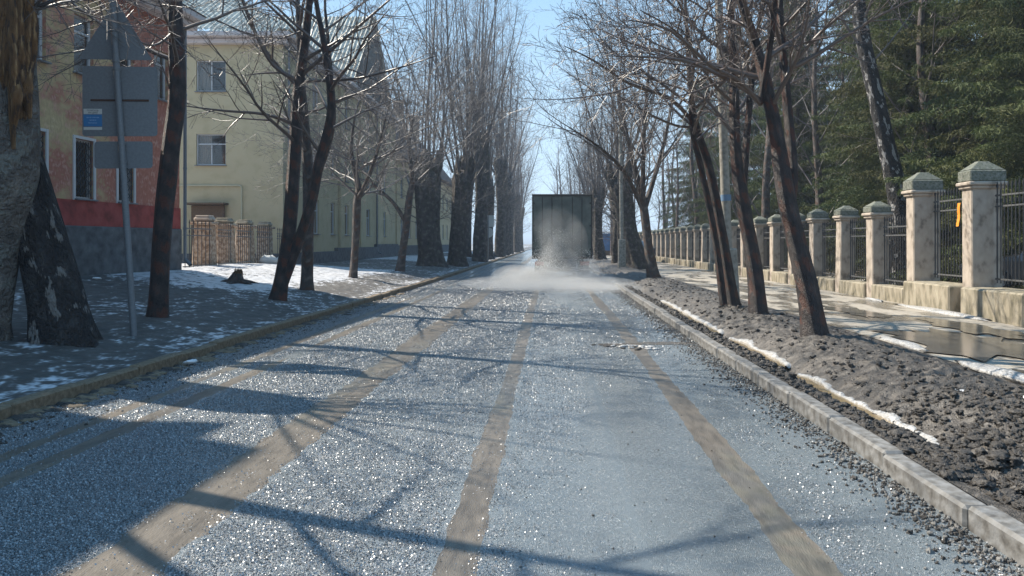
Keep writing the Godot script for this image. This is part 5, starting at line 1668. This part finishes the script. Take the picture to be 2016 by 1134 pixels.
func make_signs() -> void:
	var d := 10.6
	var t := thing("traffic_sign", "grey sign backs, triangle over square over small plate, on a leaning post", "sign", at(-6.0, verge_left(-6.0, d), d))
	var foot := Vector3(0, -0.1, 0)
	var top := at(-6.34, 5.4, d) - t.position
	var on := func(y: float) -> Vector3: return foot.lerp(top, (y - t.position.y + 0.1) / (5.4 - t.position.y + 0.1))
	var mb := MB.new()
	mb.cyl(foot, top, 0.046, 0.042, 12)
	part("post", mb, mat.galv, t)
	var u := Vector3(0.985, 0, -0.17)
	u = Vector3(0.97, 0.03, -0.2).normalized()
	var face := Vector3(0.2, 0, 0.97).normalized()      # the side turned to the camera is the back
	var yy := func(py: float) -> float: return 1.55 + (478.0 - py) / 1450.0 * d
	var back := -face * 0.065
	mb = plate(rounded([Vector2(-0.49, -0.42), Vector2(0.49, -0.42), Vector2(0.0, 0.45)], 0.05), 0.004, face, u, on.call(yy.call(58)) + back)
	part("triangle_plate", mb, mat.galv, t)
	mb = plate(rounded(rect(0.99, 1.01), 0.05), 0.004, face, u, on.call(yy.call(198)) + back)
	var sq := part("square_plate", mb, mat.galv, t)
	mb = plate(rounded(rect(0.77, 0.39), 0.05), 0.004, face, u, on.call(yy.call(304)) + back + u * 0.0)
	part("small_plate", mb, mat.galv, t)
	var B := Basis(u, u.cross(-face), face).orthonormalized()
	mb = MB.new()
	mb.box(on.call(yy.call(196)) + back + face * 0.010, Vector3(0.77, 0.028, 0.016), 0.004, B)
	part("rusty_strip", mb, mat.rust, sq)
	for py in [60, 120, 135, 262, 282, 318]:
		mb = MB.new()
		mb.cyl(on.call(yy.call(py)) + Vector3(0, 0.018, 0), on.call(yy.call(py)) - Vector3(0, 0.018, 0), 0.053, 0.053, 12)
		part("clamp", mb, mat.galv, t)
	# sticker: pale head with two dark lines, blue field with pale lines, pale foot
	var so: Vector3 = on.call(yy.call(236)) + back + face * 0.0045 - u * 0.375
	for q in [[0.0, 0.13, 0.24, 0.075, "paper"], [0.0, 0.0, 0.24, 0.17, "blue"], [0.0, -0.115, 0.24, 0.04, "paper"]]:
		mb = MB.new()
		mb.box(so + Vector3.UP * q[1] + u * q[0] + face * 0.001, Vector3(q[2], q[3], 0.002), 0.0, B)
		part("sticker", mb, mat[q[4]], sq)
	var font := SystemFont.new()
	font.font_names = PackedStringArray(["Droid Sans"])
	for q in [["ПОМОЩЬ", 0.145, 26, "ink"], ["ЛЮДЯМ", 0.112, 26, "ink"], ["центр помощи", 0.045, 18, "pale_ink"], ["звоните", 0.005, 18, "pale_ink"], ["бесплатно", -0.035, 18, "pale_ink"]]:
		var tm := TextMesh.new()
		tm.font = font
		tm.text = q[0]
		tm.font_size = q[2]
		tm.pixel_size = 0.0013
		tm.depth = 0.001
		var o := part("lettering", tm, mat[q[3]], sq)
		o.transform = Transform3D(B, so + Vector3.UP * q[1] + face * 0.0028)
	# far sign: square over disc, white backs
	t = thing("traffic_sign", "pale square sign above a round one, seen from behind by the pollard row", "sign", at(-5.2, 0.1, 61.0))
	mb = MB.new()
	mb.cyl(Vector3(0, -0.1, 0), Vector3(0, 3.75, 0), 0.04, 0.04, 8)
	part("post", mb, mat.galv, t)
	mb = plate(rounded(rect(0.95, 0.95), 0.05), 0.01, Vector3(0, 0, 1), Vector3.RIGHT, Vector3(0, 3.25, -0.06))
	part("square_plate", mb, mat.paper, t)
	var ring := []
	for k in 24: ring.append(Vector2(cos(TAU * k / 24), sin(TAU * k / 24)) * 0.42)
	mb = plate(ring, 0.01, Vector3(0, 0, 1), Vector3.RIGHT, Vector3(0, 2.3, -0.06))
	part("round_plate", mb, mat.paper, t)
	# concrete lamp post with a squat concrete socket
	t = thing("lamp_post", "grey concrete lamp post in a squat block on the verge among the cherry trees", "lamp post", at(3.98, 0.2, 16.4))
	mb = MB.new()
	mb.box(Vector3(0.0, 0.55, 0), Vector3(0.36, 1.35, 0.34), 0.03, Basis(Vector3(0, 0, 1), 0.03), Vector2(0.86, 0.86))
	part("socket_block", mb, mat.concrete, t)
	mb = MB.new()
	mb.tube(PackedVector3Array([Vector3(-0.05, 1.1, 0), Vector3(-0.12, 3.0, 0), Vector3(-0.22, 6.0, 0), Vector3(-0.3, 9.2, 0)]), PackedFloat32Array([0.11, 0.10, 0.085, 0.07]), 10)
	part("post", mb, mat.concrete, t)
	mb = MB.new()
	mb.cyl(Vector3(-0.085, 2.28, 0), Vector3(-0.09, 2.42, 0), 0.115, 0.115, 12)
	part("band", mb, mat.band, t)
	# second post by the forked poplar
	t = thing("lamp_post", "grey concrete post in a block beside the forked pollard poplar", "lamp post", at(3.75, 0.15, 39.0))
	mb = MB.new()
	mb.box(Vector3(0, 0.7, 0), Vector3(0.42, 1.8, 0.4), 0.03, Basis.IDENTITY, Vector2(0.9, 0.9))
	part("socket_block", mb, mat.concrete, t)
	mb = MB.new()
	mb.cyl(Vector3(0, 1.5, 0), Vector3(-0.1, 8.5, 0), 0.12, 0.08, 10)
	part("post", mb, mat.concrete, t)

func wheel(parent: Node3D, c: Vector3, r: float, w: float) -> void:
	var mb := MB.new()
	mb.tube(PackedVector3Array([c - Vector3(w * 0.5, 0, 0), c - Vector3(w * 0.42, 0, 0), c + Vector3(w * 0.42, 0, 0), c + Vector3(w * 0.5, 0, 0)]), PackedFloat32Array([r * 0.86, r, r, r * 0.86]), 24, true)
	var o := part("wheel", mb, mat.rubber, parent)
	mb = MB.new()
	for s in [-1, 1]:
		mb.cyl(c + Vector3(s * w * 0.46, 0, 0), c + Vector3(s * (w * 0.5 + 0.012), 0, 0), r * 0.58, r * 0.55, 18)
	part("rim", mb, mat.galv, o)

func make_truck() -> void:
	var t := thing("box_truck", "dusty dark box truck driving away in its own dust", "truck", at(0.42, 0.0, 28.0))
	var w := 2.28
	var B := Basis.IDENTITY
	var mb := MB.new()
	mb.box(Vector3(0, 2.16, -2.6), Vector3(w, 2.46, 5.16), 0.03)
	part("cargo_box", mb, mat.truck, t)
	for s in [-1, 1]:
		mb = MB.new()
		mb.box(Vector3(s * (w * 0.25 - 0.006), 2.18, -0.005), Vector3(w * 0.5 - 0.06, 2.28, 0.04), 0.012)
		var dr := part("rear_door", mb, mat.truck, t)
		mb = MB.new()
		for q in [-0.18, 0.18]:
			mb.cyl(Vector3(s * (w * 0.25 + q) , 1.06, 0.035), Vector3(s * (w * 0.25 + q), 3.28, 0.035), 0.014, 0.014, 6)
		part("lock_rod", mb, mat.truck_dark, dr)
		mb = MB.new()
		for y in [1.3, 2.2, 3.05]: mb.box(Vector3(s * (w * 0.5 - 0.05), y, 0.02), Vector3(0.1, 0.07, 0.03), 0.006)
		part("hinge", mb, mat.truck_dark, dr)
	mb = MB.new()
	mb.box(Vector3(0, 3.36, 0.012), Vector3(w + 0.02, 0.08, 0.07), 0.015)
	mb.box(Vector3(0, 0.985, 0.012), Vector3(w + 0.02, 0.09, 0.07), 0.015)
	for s in [-1, 1]: mb.box(Vector3(s * (w * 0.5 - 0.02), 2.17, 0.012), Vector3(0.055, 2.28, 0.065), 0.012)
	part("rear_frame", mb, mat.truck_dark, t)
	mb = MB.new()
	mb.box(Vector3(0, 0.78, -2.8), Vector3(0.9, 0.26, 6.8), 0.02)
	part("chassis", mb, mat.truck_dark, t)
	mb = MB.new()
	mb.box(Vector3(0, 0.54, -0.05), Vector3(w - 0.16, 0.16, 0.1), 0.02)
	for s in [-1, 1]: mb.box(Vector3(s * 0.5, 0.74, -0.06), Vector3(0.08, 0.34, 0.08), 0.01)
	part("bumper", mb, mat.truck_dark, t)
	for s in [-1, 1]:
		mb = MB.new()
		mb.box(Vector3(s * (w * 0.5 - 0.28), 0.76, -0.04), Vector3(0.34, 0.15, 0.08), 0.015)
		part("tail_light", mb, mat.lamp_red, t)
		mb = MB.new()
		mb.box(Vector3(s * 0.82, 0.42, -0.62), Vector3(0.46, 0.52, 0.02), 0.005)
		part("mud_flap", mb, mat.rubber, t)
		wheel(t, Vector3(s * 0.84, 0.42, -1.15), 0.42, 0.44)
		wheel(t, Vector3(s * 0.92, 0.42, -5.6), 0.42, 0.24)
	mb = MB.new()
	mb.box(Vector3(0, 1.55, -6.1), Vector3(2.05, 1.9, 1.5), 0.14)
	var cab := part("cab", mb, mat.truck, t)
	mb = MB.new()
	mb.box(Vector3(0, 1.95, -6.84), Vector3(1.8, 0.7, 0.06), 0.02)
	part("windscreen", mb, mat.glass, cab)
	for s in [-1, 1]:
		mb = MB.new()
		mb.box(Vector3(s * 1.03, 1.95, -6.1), Vector3(0.04, 0.6, 0.8), 0.015)
		part("side_window", mb, mat.glass, cab)
	mb = MB.new()
	mb.box(Vector3(-0.45, 0.78, 0.0), Vector3(0.5, 0.11, 0.012), 0.003)
	part("number_plate", mb, mat.paper, t)
	# the dust it stirs up: puffs of fine powder, thickest at the wheels
	var puffs := [
		[0.2, 0.09, 24.6, 5.8, 0.24, 4.4, 0.45], [-0.9, 0.14, 25.6, 3.8, 0.40, 4.4, 0.45], [0.7, 0.16, 25.9, 3.4, 0.42, 3.8, 0.4], [-1.2, 0.3, 27.4, 1.6, 0.9, 3.8, 0.40], [1.8, 0.2, 27.2, 1.5, 0.5, 3.0, 0.3],
		[-0.55, 0.32, 26.1, 1.3, 0.75, 1.1, 0.75], [0.15, 0.30, 26.0, 1.3, 0.70, 1.0, 0.65], [0.95, 0.34, 26.2, 1.3, 0.8, 1.1, 0.60], [-0.15, 0.62, 26.3, 0.7, 1.2, 0.7, 0.7], [0.62, 0.66, 26.4, 0.9, 1.3, 0.7, 0.55], [-0.75, 0.5, 26.6, 0.6, 1.1, 0.7, 0.6], [1.35, 0.5, 26.6, 0.6, 0.9, 0.7, 0.5],
		[0.05, 1.1, 26.6, 0.6, 1.5, 0.5, 0.55], [0.3, 1.5, 26.8, 0.7, 1.4, 0.5, 0.42], [0.7, 1.3, 26.8, 1.0, 1.7, 0.5, 0.36], [-0.2, 1.6, 26.9, 0.7, 1.4, 0.45, 0.36],
		[-0.05, 2.0, 27.0, 1.1, 1.3, 0.45, 0.30], [0.95, 1.8, 27.1, 0.8, 1.5, 0.4, 0.26], [0.3, 2.3, 27.2, 1.7, 1.3, 0.4, 0.16]]
	var cloud := Node3D.new()
	cloud.name = "dust"
	add_child(cloud)
	meta(cloud, "pale road dust swirling behind the truck", "dust", "", "stuff")
	rng.seed = 77
	for q in puffs:
		for k in 3:
			var fv := FogVolume.new()
			fv.name = "puff"
			fv.shape = RenderingServer.FOG_VOLUME_SHAPE_ELLIPSOID
			var f: float = [1.15, 0.85, 0.55][k]
			fv.size = Vector3(q[3], q[4], q[5]) * f * Vector3(rf(0.85, 1.15), rf(0.85, 1.15), 1)
			fv.position = at(q[0] + rf(-0.12, 0.12) * q[3], q[1] + rf(-0.1, 0.1) * q[4], q[2])
			fv.rotation.z = rf(-0.3, 0.3) if q[4] > 1.0 else 0.0
			var fm := FogMaterial.new()
			fm.albedo = lin(0.985, 0.98, 0.965)
			fm.density = q[6] * 0.5
			fv.material = fm
			cloud.add_child(fv, true)
	var oc := MB.new()
	for sx in [-1.0, 1.0]:
		for sy in [-1.0, 1.0]:
			for sz in [-1.0, 1.0]:
				oc.tri(Vector3(sx, 0, 0), Vector3(0, sy, 0), Vector3(0, 0, sz), Vector3(sx, sy, sz).normalized())
	var mm := MultiMesh.new()
	mm.transform_format = MultiMesh.TRANSFORM_3D
	mm.mesh = oc.mesh()
	mm.instance_count = 70000
	for q in mm.instance_count:
		var s := rf(0.003, 0.008)
		var p := Vector3.ZERO
		var pick := rf(0, 1)
		if pick < 0.45:        # low burst along the ground
			p = at(rng.randfn(0.25, 0.75), 0.02 + 0.16 * -log(rf(0.01, 1)), rng.randfn(26.0, 0.7))
		elif pick < 0.75:      # thrown up by the wheels
			var side := -0.45 if rf(0, 1) < 0.6 else 1.15
			p = at(rng.randfn(side, 0.28), 0.05 + 0.28 * -log(rf(0.01, 1)), rng.randfn(26.5, 0.4))
		elif pick < 0.9:
			p = at(rng.randfn(0.1, 0.3), 0.1 + 0.5 * -log(rf(0.02, 1)), rng.randfn(26.8, 0.3))
		else:
			p = at(rng.randfn(-0.3, 1.2), 0.02 + 0.07 * -log(rf(0.01, 1)), rng.randfn(25.0, 0.8))
		mm.set_instance_transform(q, Transform3D(Basis.IDENTITY.scaled(Vector3(s, s, s)), p))
	var mi := MultiMeshInstance3D.new()
	mi.name = "spray"
	mi.multimesh = mm
	mi.material_override = mat.spray
	cloud.add_child(mi)
	mi.set_meta("kind", "stuff")

func car(label: String, where: Vector3, turn: float, body: Material, size := 1.0) -> void:
	var t := thing("parked_car", label, "car", where, turn)
	# side outline of a saloon, nose to -z; extruded across with rounded shoulders
	var prof := [Vector2(-2.1, 0.35), Vector2(-2.15, 0.62), Vector2(-1.95, 0.78), Vector2(-0.95, 0.92), Vector2(-0.35, 1.36), Vector2(0.2, 1.46), Vector2(0.95, 1.42), Vector2(1.6, 1.02), Vector2(2.1, 0.95), Vector2(2.18, 0.6), Vector2(2.1, 0.35)]
	var mb := MB.new()
	var half := func(p: Vector2) -> float: return 0.82 if p.y < 0.95 else lerpf(0.82, 0.58, (p.y - 0.95) / 0.5)
	for k in prof.size():
		var a: Vector2 = prof[k]
		var b: Vector2 = prof[(k + 1) % prof.size()]
		var out := Vector3(0, (a.y + b.y) * 0.5 - 0.8, (a.x + b.x) * 0.5 * 0.4)
		mb.flat4(Vector3(-half.call(a), a.y, a.x), Vector3(half.call(a), a.y, a.x), Vector3(half.call(b), b.y, b.x), Vector3(-half.call(b), b.y, b.x), out)
		for s in [-1.0, 1.0]:
			mb.flat4(Vector3(s * half.call(a), a.y, a.x), Vector3(s * half.call(b), b.y, b.x), Vector3(s * 0.84, 0.8, b.x * 0.9), Vector3(s * 0.84, 0.8, a.x * 0.9), Vector3(s, 0, 0))
	part("body", mb, body, t)
	for s in [-1.0, 1.0]:
		mb = MB.new()
		mb.flat4(Vector3(s * 0.815, 0.97, -0.75), Vector3(s * 0.815, 0.97, 1.35), Vector3(s * 0.635, 1.37, 0.9), Vector3(s * 0.635, 1.37, -0.25), Vector3(s, 0.3, 0))
		part("side_window", mb, mat.glass, t)
		for zz in [-1.35, 1.35]: wheel(t, Vector3(s * 0.74, 0.31, zz), 0.31, 0.2)
		mb = MB.new()
		mb.box(Vector3(s * 0.6, 0.78, 2.14), Vector3(0.3, 0.12, 0.06), 0.02)
		part("tail_light", mb, mat.lamp_red, t)
	mb = MB.new()
	mb.flat4(Vector3(-0.68, 1.37, 1.06), Vector3(0.68, 1.37, 1.06), Vector3(0.74, 1.08, 1.56), Vector3(-0.74, 1.08, 1.56), Vector3(0, 1, 1))
	part("rear_window", mb, mat.glass, t)
	mb = MB.new()
	mb.flat4(Vector3(-0.66, 1.33, -0.42), Vector3(0.66, 1.33, -0.42), Vector3(0.74, 0.97, -0.92), Vector3(-0.74, 0.97, -0.92), Vector3(0, 1, -1))
	part("windscreen", mb, mat.glass, t)
	mb = MB.new()
	mb.box(Vector3(0, 0.48, 2.16), Vector3(1.6, 0.16, 0.1), 0.03)
	part("bumper", mb, mat.white, t)
	t.scale = Vector3.ONE * size

func make_things() -> void:
	make_signs()
	make_truck()
	car("dark parked car with pale bumper behind the forked pollard poplar", at(6.5, 0.1, 57.0), 0.15, mat.car_dark, 1.1)
	car("dark parked car glimpsed through the railings of the tall pillar section", at(12.6, 0.3, 18.3), 1.1, mat.car_dark)
	var t := thing("blue_kiosk", "small blue kiosk with slanted roof beyond the truck", "kiosk", at(6.0, 0.15, 86.0))
	var mb := MB.new()
	mb.box(Vector3(0, 1.2, 0), Vector3(2.6, 2.6, 2.2), 0.02)
	part("cabin", mb, mat.kiosk_blue, t)
	mb = MB.new()
	mb.box(Vector3(0, 2.62, 0), Vector3(3.0, 0.14, 2.8), 0.03, Basis(Vector3(0, 0, 1), 0.08))
	part("roof", mb, mat.white, t)
	mb = MB.new()
	mb.box(Vector3(-0.7, 1.5, 1.11), Vector3(0.5, 1.0, 0.05), 0.01)
	part("shutter", mb, mat.white, t)
	mb = MB.new()
	mb.box(Vector3(0, 0.2, 0.02), Vector3(2.64, 0.6, 2.22), 0.01)
	part("base_skirt", mb, mat.brown, t)
	# litter and crumbs
	rng.seed = 91
	var shapes := [smoothed(lump(11)), smoothed(lump(12))]
	var cross := MB.new()
	blob(cross, at(1.72, 0, 11.35), 0.48, 0.16, 0.004, 9.0, 0.3)
	cross.c.resize(cross.v.size())
	cross.c.fill(Color(0.8, 0.8, 0.8))
	var dm := part(numbered("dust_patch"), cross, mat.track, self)
	meta(dm, "strip of tan dust reaching from the wheel track to the kerb", "dust", "", "stuff")
	for k in 2:
		var places := []
		for q in 60:
			var s := rf(0.02, 0.07)
			var b := Basis.from_euler(Vector3(rf(0, TAU), rf(0, TAU), rf(0, TAU))).scaled(Vector3(s * 1.6, s * 0.6, s))
			var f := rf(-0.35, 0.35)
			places.append(Transform3D(b, at((1.22 if k else 0.98) + f, s * 0.15, 10.95 - f * 0.7 + rf(-0.15, 0.15))) if k or q < 14 else Transform3D(b, at(0.98 + f * 0.5, s * 0.15, 11.1 + rf(-0.08, 0.08))))
		scatter("ice_crumbs" if k else "mud_crumbs", shapes[k], mat.ice if k else mat.clod, places, "white ice crumbs broken on the wheel track" if k else "dark crumbs of mud beside the broken ice on the road", "ice" if k else "mud")
	for q in [[-10.6, 17.2, 0.16, "crumpled white scrap on the yard by the red house", 0.0], [-4.55, 9.3, 0.14, "white plastic scrap lying under the brown kerb", 1.0], [3.55, 6.4, 0.12, "white scrap of paper on the mud clods", 2.0], [3.9, 6.0, 0.13, "pale torn packaging on the mud heap by the path", 3.0]]:
		var o := part(numbered("litter_scrap"), smoothed(lump(20 + int(q[4]), 5, 9, 0.8)), mat.white, self, at(q[0], (verge_left(q[0], q[1]) if q[0] < -4.8 else (0.03 if q[0] < 0.0 else verge_right(q[0], q[1]))) + 0.02, q[1]))
		o.scale = Vector3(q[2] * 1.5, q[2] * 0.35, q[2] * 0.7)
		o.rotation.y = q[4] * 1.3
		meta(o, q[3], "litter")
	# snow lumps and frozen slush along the brown kerb
	for k in 2:
		var places := []
		for q in 260:
			var d := pow(rf(0, 1), 1.3) * 18.0 + 5.0
			var s := rf(0.04, 0.16)
			var b := Basis.from_euler(Vector3(rf(-0.3, 0.3), rf(0, TAU), rf(-0.3, 0.3))).scaled(Vector3(s * 1.5, s * 0.5, s))
			places.append(Transform3D(b, at(-4.74 + absf(rng.randfn(0.0, 0.10)), 0.0, d)))
		scatter("slush", shapes[k], mat.clod if k else mat.kerb_brown, places, ["brown frozen slush lumps under the kerb", "dark mud lumps under the brown kerb"][k], "slush")

func _ready() -> void:
	waves.noise_type = FastNoiseLite.TYPE_SIMPLEX_SMOOTH
	waves.frequency = 0.03
	waves.seed = 5
	waves.fractal_octaves = 3
	bumps.noise_type = FastNoiseLite.TYPE_SIMPLEX_SMOOTH
	bumps.frequency = 0.05
	bumps.seed = 7
	bumps.fractal_octaves = 4
	cells.noise_type = FastNoiseLite.TYPE_CELLULAR
	cells.frequency = 0.1
	cells.seed = 9
	cells.cellular_return_type = FastNoiseLite.RETURN_DISTANCE
	cells.fractal_type = FastNoiseLite.FRACTAL_NONE
	rng.seed = 1
	make_world()
	make_materials()
	make_ground()
	make_houses()
	make_fences()
	make_trees()
	make_things()
	make_loose()
